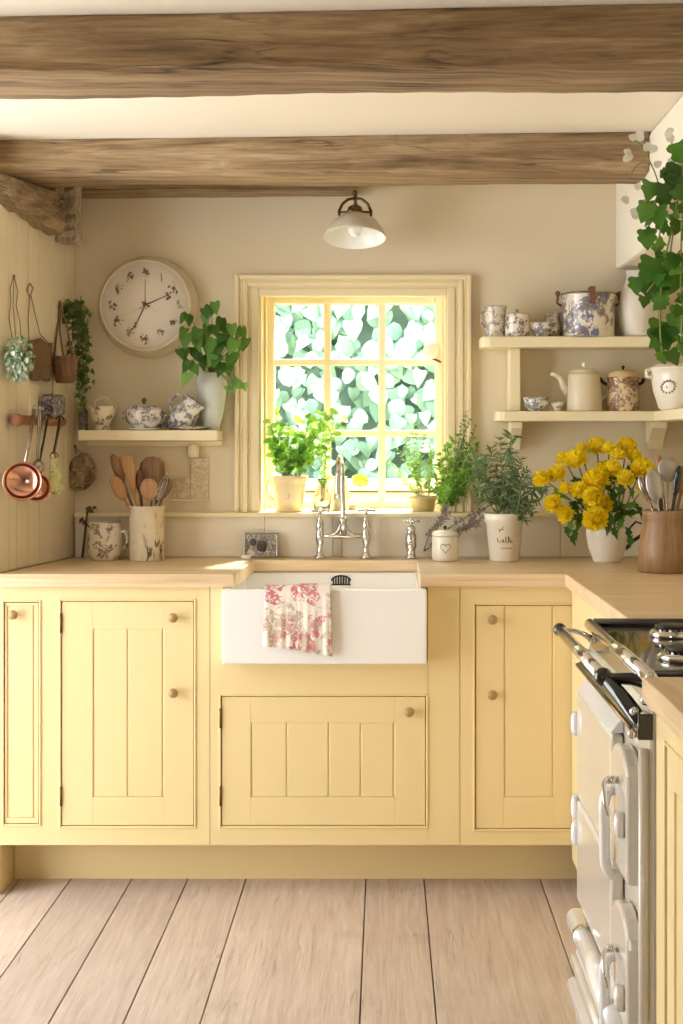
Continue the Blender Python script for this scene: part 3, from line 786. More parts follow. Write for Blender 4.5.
m.build('clock_hub', M_ink, ck)

# ---- wall lamp
lp = thing('wall_lamp', 'white dome wall lamp on a curved brass bracket above the window', 'lamp', (pX(355, 4.52), 4.5, pZ(238, 4.5)))
t = Matrix.Rotation(math.radians(-13), 4, 'X')
prof = [(.096, 0), (.0975, .002), (.094, .010), (.086, .028), (.070, .050), (.050, .066), (.032, .074), (.028, .078), (0, .079)]
inner = [(0, .074), (.026, .073), (.046, .062), (.066, .046), (.082, .026), (.090, .009), (.0945, .001), (.096, 0)]
M_lshade = plain('lamp_shade_outer', '#D9CDB6', .35, vary=.02); M_lin = plain('lamp_shade_inner', '#F4F4F2', .3, vary=.01)
MB().lathe(prof, 40, t).build('lamp_shade', M_lshade, lp); 
b = MB(); b.lathe(inner, 40, t @ MT(0, 0, -.0004)); b.build('shade_lining', M_lin, lp, recalc=False)
b = MB(); b.ball((0, 0, .03), .024, 14, M=t); b.build('bulb', M_white, lp)
b = MB()
b.lathe([(0, .076), (.030, .076), (.031, .082), (.024, .088), (.022, .10), (.014, .105), (0, .106)], 20, t)
for sx in (-1, 1):
    b.tube([t @ Vector(p) for p in ((sx * .048, 0, .066), (sx * .050, 0, .088), (sx * .040, 0, .112), (sx * .022, 0, .128), (0, .004, .134))], .0048, 8)
b.tube([t @ Vector((-.048, 0, .086)), t @ Vector((.048, 0, .086))], .0035, 8)
b.build('shade_gallery', M_brass, lp)
b = MB(); b.tube([(0, -.020, .132), (0, .03, .136), (0, .10, .128), (0, .165, .10), (0, .200, .085)], .006, 10)
b.ball((0, -.022, .136), .009, 10)
b.build('lamp_arm', M_brass, lp)
b = MB(); b.lathe([(0, 0), (.034, 0), (.034, .006), (.026, .012), (0, .014)], 24, MT(0, .2095, .085) @ RX(PI / 2)); b.build('wall_rose', M_brass, lp)

# ---- hanging things on the left wall
nrm = (Mw.to_3x3() @ Vector((0, 1, 0)))
def wl(x, y, h):
    """point on the panelled wall, h metres proud of it, on the sight line of pixel x, y"""
    k = (x - CX) / FX
    u = (k * (A.y + nrm.y * h) - (A.x + nrm.x * h)) / (dv.x - k * dv.y)
    p = Vector((A.x + dv.x * u + nrm.x * h, A.y + dv.y * u + nrm.y * h, 0)); p.z = pZ(y, p.y); return p
def rel(root, pts): return [Vector(p) - root.location for p in pts]
def foliage(parent, name, mat, n, centre, spread, L, shapes=('oval',), down=0.0, seed=1, wr=.6, up=(0, 0, 1), out=.6):
    m = MB(); rr = random.Random(seed); c = Vector(centre)
    for i in range(n):
        v = Vector((rr.gauss(0, .45), rr.gauss(0, .45), rr.gauss(0, .45)))
        if v.length > 1: v.normalize()
        p = c + Vector((v.x * spread[0], v.y * spread[1], v.z * spread[2]))
        d = Vector((v.x * out + rr.uniform(-.5, .5), v.y * out + rr.uniform(-.5, .5) - .1, v.z * out + rr.uniform(-.4, .4) - down))
        l_ = L * rr.uniform(.65, 1.25)
        m.leaf(p, d, Vector(up) + Vector((rr.uniform(-.6, .6), rr.uniform(-1.1, .1), rr.uniform(-.4, .4))), l_, l_ * wr * rr.uniform(.8, 1.2), rr.choice(shapes), .2, .25, rr.random())
    return m.build(name, mat, parent, recalc=False)
# silver bunch
p0 = wl(14, 276, .004); eb = thing('dried_leaf_bunch', 'pale silver-green leaf bunch hanging from string on the left wall', 'dried leaves', p0)
m = MB(); q = rel(eb, [wl(14, 276, .003), wl(10, 288, .006), wl(11, 300, .008), wl(9, 318, .01), wl(12, 338, .02)]); m.tube(q, .0014, 6)
m.tube(rel(eb, [wl(14, 276, .003), wl(18, 292, .006), wl(16, 305, .008), wl(20, 322, .01), wl(21, 340, .02)]), .0014, 6)
m.tube(rel(eb, [wl(14, 276, .003), wl(13, 305, .012), wl(16, 340, .02)]), .0012, 6); m.ball((0, 0, 0), .004, 6); m.build('string', M_string, eb)
foliage(eb, 'leaves', M_euc, 420, (wl(19, 357, .045) - p0), (.034, .048, .064), .0165, ('round', 'oval'), .5, 3, .62)
# jute bag
p0 = wl(29, 284, .004); jb = thing('jute_bag', 'flat brown jute bag hanging by a loop beside the silver leaf bunch', 'bag', p0)
m = MB(); m.tube(rel(jb, [wl(29, 284, .003), wl(27, 290, .006), wl(30, 297, .008), wl(33, 288, .006), wl(30, 283, .004)]), .002, 6)
m.tube(rel(jb, [wl(30, 296, .008), wl(28, 320, .01), wl(29, 341, .015)]), .0016, 6); m.tube(rel(jb, [wl(31, 296, .008), wl(36, 318, .01), wl(40, 334, .015), wl(50, 345, .02)]), .0016, 6); m.build('string', M_string, jb)
m = MB(); us = [Mw.inverted() @ wl(x_, 350, .02) for x_ in (33, 55)]; u0, u1 = us[1].x, us[0].x
z1, z0 = wl(44, 341, .02).z, wl(46, 381, .02).z; n = 10; vs = []
for j in range(n + 1):
    for i in range(n + 1):
        a_, c_ = i / n, j / n; u = u0 + (u1 - u0) * a_; z = z0 + (z1 - z0) * c_ - .006 * math.sin(a_ * 7) * c_ + .004 * math.sin(a_ * 13)
        uu = (u0 + u1) / 2 + (u - (u0 + u1) / 2) * (.78 + .22 * c_)
        vs.append(Mw @ Vector((uu, .012 + .020 * math.sin(PI * a_) * math.sin(PI * (c_ * .8 + .1)) + .003 * math.sin(a_ * 20), z)) - p0)
m.add(vs, [(j * (n + 1) + i, j * (n + 1) + i + 1, (j + 1) * (n + 1) + i + 1, (j + 1) * (n + 1) + i) for i in range(n) for j in range(n)], True)
o = m.build('bag', M_jute, jb); md = o.modifiers.new('s', 'SOLIDIFY'); md.thickness = .012; md.offset = -1
# wicker basket
p0 = wl(60, 307, .006); wb = thing('wicker_basket', 'small dark wicker basket hanging from a peg left of the ivy', 'basket', p0)
cb = wl(65, 369, .045) - p0
m = MB(); prof = [(0, -.048), (.036, -.048), (.040, -.04), (.050, 0), (.054, .036), (.057, .040), (.054, .044), (.049, .038), (.034, -.042), (0, -.043)]
cs = .76; prof = [(a * cs, c_ * .9) for a, c_ in prof]; m.lathe(prof, 20, MT(*cb), sy=.8)
for k in range(7): m.lathe([(cs * (.0415 + .002 * k), -.034 + .0104 * k), (cs * (.0455 + .002 * k), -.031 + .0104 * k), (cs * (.0425 + .002 * k), -.028 + .0104 * k)], 20, MT(*cb), sy=.8)
m.build('basket_body', M_wicker, wb)
m = MB(); m.tube([Vector((.0, 0, 0)), Vector((-.006, 0, -.04)), cb + Vector((-.034, 0, .036))], .003, 6); m.tube([Vector((0, 0, 0)), Vector((.02, 0, -.05)), cb + Vector((.026, -.01, .037))], .003, 6); m.tube([Vector((0, 0, .0)), Vector((.004, -.02, -.08)), cb + Vector((0, -.026, .036))], .003, 6)
m.ball((0, 0, 0), .007, 8, sz=3); m.build('basket_handle', M_wicker, wb)
# ivy on the corner
p0 = at(76, 305, 4.62); iv = thing('trailing_ivy', 'dull green trailing ivy hanging in the corner left of the clock', 'plant', p0)
m = MB(); stems = []
for (a_, b_, c_) in ((at(78, 306, 4.62), at(76, 330, 4.60), at(80, 392, 4.60)), (at(78, 306, 4.62), at(91, 330, 4.58), at(84, 378, 4.58)), (at(78, 306, 4.62), at(86, 345, 4.58), at(81, 404, 4.60)), (at(78, 306, 4.62), at(68, 304, 4.62), at(66, 318, 4.60))):
    s_ = bez(a_, b_, c_, 14); stems.append(s_); m.tube([q - p0 for q in s_], .0022, 5)
m.tube([at(81, 296, 4.705) - p0, at(81, 303, 4.66) - p0], .002, 5)
m.build('stem', M_stem, iv)
m = MB(); rr = random.Random(9)
for s_ in stems:
    for q in s_:
        for k in range(7):
            l_ = rr.uniform(.013, .024); dd = Vector((rr.gauss(0, 1), rr.gauss(0, .6) - .5, rr.gauss(0, .5) - .6))
            qq = q - p0 + Vector((rr.gauss(0, .011), rr.gauss(0, .010) - .004, rr.gauss(0, .012)))
            m.leaf(qq, dd, (rr.gauss(0, .4), -1, .5 + rr.random()), l_, l_ * .85, 'ivy', .2, .3, rr.random())
m.build('leaves', M_olive, iv, recalc=False)
# peg rail
pr = thing('utensil_rail', 'round red-brown wooden rail fixed to the panelled left wall', 'rail', wl(36, 421, .028))
pa, pb = wl(14, 0, .028), wl(62, 0, .028); pa.z = pb.z = pZ(421, 4.4); m = MB()
dd = (pb - pa); m.tube([pa - pr.location + dd * t_ for t_ in (0, .01, .05, .08, .12, .5, .9, .96, 1)], [.015, .0185, .019, .0165, .015, .0145, .015, .017, .015], 14)
m.build('pole', M_rail, pr)
for t_ in (.08, .92):
    m = MB(); q = pa + dd * t_ - pr.location; m.tube([q, q - nrm * .0275], .007, 8); m.build('rail_bracket', M_rail, pr)
rz_ = pa.z
def on_rail(x): q = wl(x, 0, .030); q.z = rz_; return q
# small tin standing on the rail
tb = thing('floral_tin', 'small dark blue flowered tin perched on the wooden rail', 'tin', on_rail(53) + Vector((0, 0, .0175)))
m = MB(); tm = RZ(ang) ; m.box(-.048, .048, -.022, .022, 0, .058, tm); m.build('tin_body', M_fl_dark, tb, bevel=.004)
m = MB(); m.box(-.040, .040, -.018, .018, .0585, .064, tm); m.tube([(0, 0, .06), (0, 0, .10)], .004, 6); m.build('lid', M_nickel, tb, bevel=.002)
# copper pans
def pan(name, label, x, y, h, r, mat, tilt=0, xh=24, yh=402):
    c = wl(x, y, h); t0 = thing(name, label, 'pan', c, 0, 'copper pans hanging from the rail')
    ax = Matrix(((.95, 0, .30, 0), (.30, 0, -.95, 0), (0, 1, 0, 0), (0, 0, 0, 1))) @ MT(0, 0, .018)
    m = MB(); m.lathe([(0, -.036), (r * .86, -.036), (r * .92, -.030), (r, 0), (r * 1.06, .003), (r * 1.04, .005), (r * .96, .002), (r * .86, -.026), (r * .8, -.031), (0, -.031)], 32, ax)
    m.build('pan_bowl', M_copper, t0)
    e = on_rail(xh) - c; e = e + nrm * .030
    m = MB(); d = (e).normalized(); st = d * r
    sd = Vector((dv.x, dv.y, 0)) * .006
    for sg in (-1, 1):
        m.tube([st + sd * sg * .6, st + (e - st) * .5 + sd * sg, e + sd * sg + Vector((0, 0, .03))], [.0035, .003, .003], 6)
    m.tube(bez(e + sd + Vector((0, 0, .03)), e + Vector((0, 0, .055)), e - sd + Vector((0, 0, .03)), 6), .003, 6)
    m.build('handle', M_nickel, t0)
pan('copper_pan', 'front copper saucepan hanging from the left end of the wooden rail', 22, 481, .075, .052, M_copper)
pan('copper_pan', 'copper pan hanging behind the front saucepan, showing its rim only', 36, 487, .040, .040, M_copdk, 0, 30)
def hang_tool(x, y1, kind, label, mat, dx=0):
    e = on_rail(x) + nrm * .022; t0 = thing(kind, label, 'kitchen tool', e); low = wl(x + dx, y1, .05) - e
    m = MB(); m.tube([Vector((0, 0, .012)), low * .6, low], [.003, .0035, .004], 7); m.tube(arc((0, 0, .004), .012, 0, PI, 6), .002, 6); m.build('handle', mat, t0)
    return t0, low
t0, low = hang_tool(36, 462, 'ladle', 'thin steel ladle hanging beside the copper pans', M_nickel, 2)
m = MB(); m.ball(low + Vector((0, 0, -.016)), .02, 12, sz=1.1); m.build('ladle_bowl', M_nickel, t0)
t0, low = hang_tool(41, 458, 'skewer', 'dark metal skewer hanging right of the steel ladle', M_iron, -1)
m = MB(); m.tube([low, low + Vector((0, 0, -.05))], [.003, .001], 6); m.build('point', M_iron, t0)
t0, low = hang_tool(53, 452, 'scissors', 'dark kitchen scissors hanging on the rail above the yellow cloth', M_iron, 1)
m = MB(); m.tube([low + Vector(q) for q in arc((0, 0, -.012), .011, 0, 2 * PI, 12)], .0025, 6); m.build('finger_ring', M_iron, t0)
# yellow green cloth
e = on_rail(52) + nrm * .03; gc = thing('dish_cloth', 'pale yellow-green cloth hanging under the small blue tin', 'cloth', e)
m = MB(); n = 14; vs = []; b0 = wl(54, 457, .06) - e
for j in range(n + 1):
    for i in range(n + 1):
        a_, c_ = i / n - .5, j / n
        w_ = .055 * (.45 + .85 * c_); vs.append(b0 + Vector((dv.x, dv.y, 0)) * (-a_ * w_) + Vector((0, 0, -c_ * .115 + .02 * abs(a_))) + nrm * (.010 * math.sin(a_ * 16) * (.4 + c_)) + Vector((dv.x, dv.y, 0)) * (-.02 * c_))
m.add(vs, [(j * (n + 1) + i, j * (n + 1) + i + 1, (j + 1) * (n + 1) + i + 1, (j + 1) * (n + 1) + i) for i in range(n) for j in range(n)], True)
M_ycl = floral('yellow_green_cloth', '#DCDAA0', ['#A9B26A', '#EFEAD8'], 40, .5, .9, coat=0)
o = m.build('cloth', M_ycl, gc); md = o.modifiers.new('s', 'SOLIDIFY'); md.thickness = .003
m = MB(); m.tube([Vector((0, 0, 0)), b0 + Vector((0, 0, .004))], .0022, 6); m.ball(b0 + Vector((0, 0, .002)), .008, 8); m.build('cloth_loop', M_string, gc)
# brown pouch hanging by the corner
p0 = at(76, 450, 4.69); bp = thing('net_pouch', 'brown see-through pouch hanging on a cord below the left shelf end', 'pouch', p0)
m = MB(); cpo = at(81, 472, 4.665) - p0
m.lathe([(0, -.055), (.028, -.050), (.046, -.025), (.047, .005), (.036, .035), (.016, .056), (.006, .062), (0, .063)], 20, MT(*cpo) @ RY(.25), sy=.42)
M_pouch = floral('brown_pouch_cloth', '#8E765C', ['#5E4834', '#B5A284'], 26, .46, .8, coat=0)
m.build('pouch_body', M_pouch, bp)
m = MB(); m.tube([(-.004, 0, .01), cpo + Vector((-.014, -.006, .06))], .002, 6); m.tube(bez((-.004, 0, .01), (.05, -.02, -.03), cpo + Vector((.048, -.01, -.02)), 8), .0014, 5)
m.tube(bez(cpo + Vector((.048, -.012, -.02)), (.03, -.03, -.16), cpo + Vector((-.05, -.012, -.035)), 8), .0014, 5); m.ball((-.004, .004, .012), .005, 6); m.build('cord', M_string, bp)
# twig in the corner
p0 = Vector((-.972, 4.655, .9105)); tg = thing('dried_twig', 'thin dark dried twig leaning in the corner beside the flowered mug', 'twig', p0)
m = MB(); m.tube([(0, 0, 0), (.006, .004, .06), (.012, .002, .115), (.018, -.01, .15), (.04, -.01, .158)], [.004, .0035, .003, .0025, .002], 6)
m.tube([(.012, .002, .11), (.03, -.004, .09), (.045, -.004, .08)], .0022, 5); m.tube([(.010, .002, .10), (0, 0, .13)], .002, 5); m.tube([(.016, -.006, .14), (.03, 0, .165)], .002, 5)
m.build('branches', M_twig, tg)
m = MB(); rr = random.Random(2)
for q in ((.02, -.01, .152), (.034, -.01, .158), (.04, -.004, .082), (.002, 0, .128), (.016, 0, .12), (.028, 0, .163)): m.leaf(q, (rr.gauss(0, 1), -.4, rr.gauss(0, 1)), (0, -1, .4), .022, .012, 'oval')
m.build('dry_leaves', M_twig, tg, recalc=False)
# ---- worktop, left
mg = thing('mug', 'rounded white mug with grey blossom branches, beside the utensil crock', 'mug', (pX(105, 4.57), 4.57, .9105))
b = MB(); b.lathe([(0, 0), (.040, 0), (.044, .004), (.052, .03), (.0545, .058), (.051, .09), (.047, .106), (.049, .114), (.049, .117), (.045, .117), (.044, .106), (.048, .06), (.04, .012), (0, .010)], 36)
b.build('mug_body', M_fl_grey, mg); b = MB(); loop_handle(b, .046, .028, .088, .026, .005); b.build('handle', M_fl_grey, mg)
cr_ = thing('utensil_crock', 'tall cream crackled crock standing left of the sink', 'crock', (pX(147, 4.56), 4.56, .9105))
m = NT('crackle_glaze'); v = m.coords((1, 1, .28)); n_ = m.noise(v, 55, 3, .6, 1.5)
k = m.ramp(n_, [(.56, (0, 0, 0, 1)), (.60, (1, 1, 1, 1))]); k2 = m.ramp(m.noise(m.coords((1, 1, .5)), 16, 2), [(.45, (0, 0, 0, 1)), (.6, (1, 1, 1, 1))])
c = m.mix(m.noise(m.coords(), 20, 4), lin('#EFE4CC'), lin('#D8C7A4')); c = m.mix(m.math('MULTIPLY', k, k2), c, '#5C503F'); m.col(c); m.set(Roughness=.45); M_crack = m.m
b = MB(); b.lathe([(0, 0), (.052, 0), (.054, .004), (.0535, .08), (.0545, .162), (.058, .166), (.057, .171), (.052, .171), (.050, .165), (.049, .012), (0, .010)], 40); b.build('crock_body', M_crack, cr_)
def utensil(kind, label, top, foot, hl, hw, hd, mat, handle_r=.0045, seed=0, metal=False, yaw=0.0, shape='oval'):
    """head centred near top; the handle runs down into the pot at foot (both world)"""
    top, foot = Vector(top), Vector(foot); d = (top - foot).normalized()
    t0 = thing(kind, label, 'kitchen utensil', foot); X_ = d.cross(Vector((0, 1, 0))).normalized(); Y_ = d.cross(X_)
    Mh = Matrix(((X_.x, Y_.x, d.x, 0), (X_.y, Y_.y, d.y, 0), (X_.z, Y_.z, d.z, 0), (0, 0, 0, 1)))
    L = (top - foot).length; m = MB(); m.tube([(0, 0, 0), (0, 0, L * .6), (0, 0, L - hl * .35)], [handle_r, handle_r * .9, handle_r * 1.1], 8, Mh); m.build('handle', mat, t0)
    m = MB(); Mz = Mh @ MT(0, 0, L) @ RZ(yaw)
    if shape == 'oval': pf = [(0, -hl / 2), (.45, -hl * .42), (.85, -hl * .2), (1, .05 * hl), (.86, hl * .3), (.5, hl * .46), (0, hl / 2)]
    else: pf = [(0, -hl / 2), (.3, -hl * .5), (.7, -hl * .1), (.95, hl * .3), (1, hl * .47), (.8, hl * .5), (0, hl / 2)]
    m.lathe([(r_ * hw / 2, z_) for r_, z_ in pf], 16, Mz, sy=hd / hw)
    m.build('head', mat, t0); return t0
fc = Vector((cr_.location.x, 4.56, .925))
def in_crock(kind, label, x, y, D, fxo, fyo, hl, hw, hd, mat, **kw):
    utensil(kind, label, at(x, y, D), fc + Vector((fxo, fyo, 0)), hl * 1.18, hw * 1.25, hd, mat, **kw)
in_crock('wooden_spoon', 'narrow dark wooden paddle, leftmost of the tall tools in the cream crock', 118, 469, 4.55, .012, .01, .085, .028, .008, M_spoon)
in_crock('wooden_spoon', 'low wooden spoon leaning out over the left rim of the cream crock', 119, 489, 4.53, .02, -.02, .075, .034, .010, M_spoon2)
in_crock('wooden_spatula', 'flat pale wooden spatula in the crock left of the broad spoon', 130, 475, 4.545, .006, -.012, .105, .034, .007, M_spoon2, shape='flat')
in_crock('wooden_spoon', 'broad round dark wooden spoon standing tallest at the back of the crock', 152, 474, 4.585, .0, .024, .095, .070, .016, M_spoon, handle_r=.006)
in_crock('wooden_spoon', 'orange-toned small wooden spoon in front of the broad dark spoon', 149, 490, 4.525, .008, -.030, .062, .046, .012, M_spoon2)
in_crock('wooden_spoon', 'wooden spoon with a slim bowl leaning to the right of the crock', 166, 489, 4.55, -.02, .004, .06, .026, .009, M_spoon)
in_crock('wooden_spoon', 'very dark slender wooden spoon in the middle of the crock', 140, 483, 4.56, -.01, .026, .07, .022, .008, M_spoon3)
t0 = utensil('whisk', 'metal whisk slanting right out of the cream crock', at(166, 476, 4.535), fc + Vector((-.03, -.018, 0)), .03, .006, .006, M_nickel)
m = MB(); d = (at(166, 476, 4.535) - t0.location); 
for k in range(6):
    sd = Vector((math.cos(k * PI / 6), math.sin(k * PI / 6), 0)) * .017; m.tube(bez(d * .62, d * .85 + sd * 1.7, d * 1.03, 8), .0011, 5); m.tube(bez(d * .62, d * .85 - sd * 1.7, d * 1.03, 8), .0011, 5)
m.build('whisk_wires', M_nickel, t0)
# ---- crockery on the left shelf
dp = 4.62
o = thing('bottle', 'narrow dark flowered bottle at the left end of the crockery shelf', 'bottle', (pX(83, 4.64), 4.64, SL))
MB().lathe([(0, 0), (.014, 0), (.0155, .004), (.016, .06), (.010, .074), (.007, .09), (.009, .096), (0, .097)], 20).build('bottle_body', floral('dark_red_floral', '#D8CBB8', ['#4A2F2E', '#5C3B34', '#2F3436'], 70, .36, .3, seed=8), o)
o = thing('goblet_cup', 'cream tapered cup with one dark flower on the crockery shelf', 'cup', (pX(102.5, dp), 4.62, SL))
b = MB(); b.lathe([(0, 0), (.022, 0), (.024, .004), (.020, .012), (.024, .022), (.041, .05), (.0435, .066), (.045, .076), (.041, .077), (.038, .066), (.022, .026), (0, .02)], 32); b.build('cup_body', floral('cream_flower_cup', '#F1E5CC', ['#4A4038'], 26, .52, .3, seed=4.4), o)
b = MB(); b.tube(arc((0, 0, .078), .027, 0, PI, 12), .003, 7); b.tube(arc((0, 0, .078), .018, 0, PI, 10), .002, 6); b.build('handle', M_cream, o)
o = thing('sugar_tureen', 'white tureen with blue flowers and gold lid knob on a saucer', 'tureen', (pX(144, 4.60), 4.60, SL))
b = MB(); b.lathe([(0, .006), (.034, .006), (.038, .010), (.054, .026), (.060, .044), (.058, .058), (.060, .064), (.057, .066), (0, .066)], 36); b.build('tureen_body', M_fl_blue, o)
b = MB(); b.lathe([(.057, .0665), (.050, .073), (.028, .080), (.010, .083), (0, .083)], 32); b.build('lid', M_fl_blue, o)
b = MB(); b.lathe([(0, .083), (.005, .083), (.005, .088), (.009, .094), (.004, .102), (0, .103)], 14); b.build('lid_knob', M_brass, o)
b = MB(); loop_handle(b, .057, .03, .055, .012, .0035); b.build('handle', M_fl_blue, o); b = MB(); loop_handle(b, -.057, .03, .055, .012, .0035, sgn=-1); b.build('handle', M_fl_blue, o)
o = thing('saucer', 'thin white saucer underneath the flowered tureen', 'saucer', (pX(144, 4.60), 4.60, SL)); MB().lathe([(0, 0), (.036, 0), (.052, .003), (.058, .006), (.05, .0055), (0, .0045)], 36).build('saucer_dish', M_white, o)
o = thing('cream_jug', 'blue flowered jug tipped over on the plate at the right of the shelf', 'jug', (pX(186, 4.61), 4.61, SL + .0395))
tm = MT(0, 0, .012) @ RY(.62)
b = MB(); b.lathe([(0, -.045), (.030, -.045), (.040, -.03), (.044, -.005), (.036, .025), (.033, .038), (.040, .052), (.037, .052), (.030, .038), (0, .034)], 32, tm); b.build('jug_body', M_fl_blue, o)
b = MB(); b.tube([tm @ Vector(p) for p in ((-.032, 0, .04), (-.058, 0, .036), (-.066, 0, .0), (-.040, 0, -.022))], .004, 8); b.build('handle', M_fl_blue, o)
o = thing('teacup', 'small blue flowered teacup between the tureen and the tipped jug', 'cup', (pX(171.5, 4.655), 4.655, SL))
b = MB(); b.lathe([(0, 0), (.018, 0), (.018, .005), (.028, .018), (.034, .046), (.031, .046), (.024, .016), (0, .008)], 28); b.build('cup_body', M_fl_blue, o); b = MB(); loop_handle(b, -.032, .014, .038, .014, .003, sgn=-1); b.build('handle', M_fl_blue, o)
o = thing('plate', 'white plate with a grey rim at the right end of the crockery shelf', 'plate', (pX(191, 4.61), 4.61, SL))
b = MB(); b.lathe([(0, 0), (.030, 0), (.032, .002), (.058, .009), (.060, .011), (.056, .011), (.032, .005), (0, .0045)], 40); b.build('plate_dish', M_fl_grey, o)
# pothos in a tall pale vase
pv = thing('potted_plant', 'leafy green plant in a pale tall pot on the crockery shelf', 'plant', (pX(212, 4.655), 4.655, SL))
M_palev = plain('pale_blue_white_pot', '#DCE0D8', .35, vary=.06, scale=30)
b = MB(); b.lathe([(0, 0), (.022, 0), (.026, .004), (.040, .07), (.047, .13), (.048, .165), (.043, .176), (.045, .184), (.042, .184), (.038, .174), (0, .17)], 32); b.build('pot', M_palev, pv)
m = MB(); lf = MB(); rr = random.Random(12); L0 = pv.location
heads = [(190, 322), (203, 318), (212, 312), (225, 325), (240, 334), (186, 337), (198, 335), (212, 330), (226, 338), (236, 345), (184, 352), (195, 350), (208, 346), (220, 352), (233, 356), (188, 366), (190, 376), (200, 362), (247, 345), (215, 362), (226, 366), (238, 385), (232, 392), (246, 390), (205, 340), (218, 342), (231, 330), (193, 343)]
for (hx, hy) in heads:
    e = at(hx + rr.uniform(-2, 2), hy - 5, rr.uniform(4.50, 4.64)) - L0; s0 = Vector((rr.uniform(-.015, .015), rr.uniform(-.01, .01), .185))
    mid = (s0 + e) / 2 + Vector((0, -.01, .035)); m.tube(bez(s0, mid, e, 8), .0014, 5)
    for k in range(2):
        l_ = rr.uniform(.038, .056) if hy < 380 else .03
        lf.leaf(e + Vector((rr.gauss(0, .006), rr.gauss(0, .008), rr.gauss(0, .006))), (rr.uniform(-.5, .5), -.5, -1 + rr.uniform(-.2, .6)), (rr.uniform(-.4, .4), -1, .35), l_, l_ * .78, 'heart', .2, .25, rr.random() * (.7 if hy < 370 else 1) + (.3 if hy >= 370 else 0))
m.tube(bez(at(228, 366, 4.58) - L0, at(231, 390, 4.56) - L0, at(220, 428, 4.56) - L0, 10), .0012, 5)
m.tube(bez(at(212, 362, 4.6) - L0, at(222, 375, 4.56) - L0, at(236, 388, 4.56) - L0, 10), .0016, 5)
m.build('stem', M_stem, pv); lf.build('leaves', M_mgreen, pv, recalc=False)
# plaque
pq = thing('wall_plaque', 'faint stepped flower-printed plaque on the wall right of the spoons', 'plaque', at(189, 500, 4.7095))
M_plaq = floral('faint_floral_print', '#E3D3B2', ['#B8A88C', '#C5B698'], 45, .46, .7, coat=0)
def bxp(m, x0, x1, y0, y1, d): a_, c_ = at(x0, y1, 4.70) - pq.location, at(x1, y0, 4.70) - pq.location; m.box(a_.x, c_.x, -d, -.0002, a_.z, c_.z)
m = MB(); bxp(m, 190, 208, 458, 499, .007); m.build('upper_panel', M_plaq, pq, bevel=.002)
m = MB(); bxp(m, 172, 189.8, 478, 499, .007); m.build('lower_panel', M_plaq, pq, bevel=.002)
m = MB(); bxp(m, 170, 209, 499.2, 501, .012); m.build('ledge', M_shelf, pq, bevel=.002)
m = MB(); a_ = at(194, 457.5, 4.70) - pq.location; m.lathe([(0, 0), (.018, 0), (.018, .040), (.012, .043), (0, .043)], 18, MT(a_.x, -.020, a_.z)); m.build('candle_stub', M_shelf, pq)
# ------------------------------------------------------------------ sink ledge and window sill
WT = .9105
fa = thing('bridge_tap', 'polished chrome bridge tap with cross handles behind the sink', 'tap', (pX(343, 4.63), 4.63, WT))
b = MB(); hx = .0735
for s_ in (-1, 1):
    b.lathe([(0, 0), (.020, 0), (.020, .004), (.012, .012), (.0085, .024), (.008, .04), (.012, .052), (.0145, .066), (.013, .078), (.011, .084), (.012, .092), (.014, .104), (.011, .118), (.0075, .128), (.006, .146), (0, .147)], 20, MT(s_ * hx, 0, 0))
b.tube([(-hx, 0, .072), (-.03, 0, .070), (0, 0, .072), (.03, 0, .070), (hx, 0, .072)], [.007, .0065, .010, .0065, .007], 12)
b.tube(bez((-.05, 0, .073), (-.012, 0, .074), (-.006, 0, .115), 6), .005, 8); b.tube(bez((.05, 0, .073), (.012, 0, .074), (.006, 0, .115), 6), .005, 8)
b.build('bridge', M_chrome, fa)
b = MB(); sp = [(0, 0, .075), (0, 0, .12), (-.002, 0, .25)] + [(-.002 - .012 * t_, -.055 + .055 * math.cos(a), .25 + .075 * math.sin(a)) for a, t_ in [(PI * k / 12, k / 12) for k in range(1, 13)]] + [(-.014, -.112, .22), (-.014, -.114, .195)]
b.tube(sp, [.013, .009, .0078] + [.0078] * 12 + [.009, .011], 14); b.lathe([(0, 0), (.014, 0), (.015, .006), (.010, .014), (0, .015)], 16, MT(0, 0, .118)); b.build('spout', M_chrome, fa)
def cross(parent, x, z, rot, mat=M_chrome, s=1.0):
    m = MB()
    for k in range(2):
        M_ = MT(x, 0, z) @ RZ(rot + k * PI / 2); m.tube([(-.024 * s, 0, 0), (-.014 * s, 0, 0), (0, 0, .001), (.014 * s, 0, 0), (.024 * s, 0, 0)], [.0055, .0035, .005, .0035, .0055], 8, M_)
    m.lathe([(0, -.005), (.009, -.004), (.009, .005), (.004, .008), (0, .009)], 14, MT(x, 0, z)); return m.build('cross_handle', mat, parent)
cross(fa, -hx, .152, .25, M_chrome, 1.25); cross(fa, hx, .152, .1, M_chrome, 1.25)
dt = thing('soap_pump', 'short chrome pillar with a lever top right of the bridge tap', 'soap pump', (pX(411, 4.62), 4.62, WT))
b = MB(); b.lathe([(0, 0), (.021, 0), (.021, .005), (.015, .010), (.0145, .03), (.018, .036), (.018, .075), (.013, .082), (.013, .092), (.016, .096), (.010, .104), (.006, .106), (.006, .116), (0, .117)], 22); b.build('pump_body', M_chrome, dt)
cross(dt, 0, .119, .3, M_chrome, 1.15)
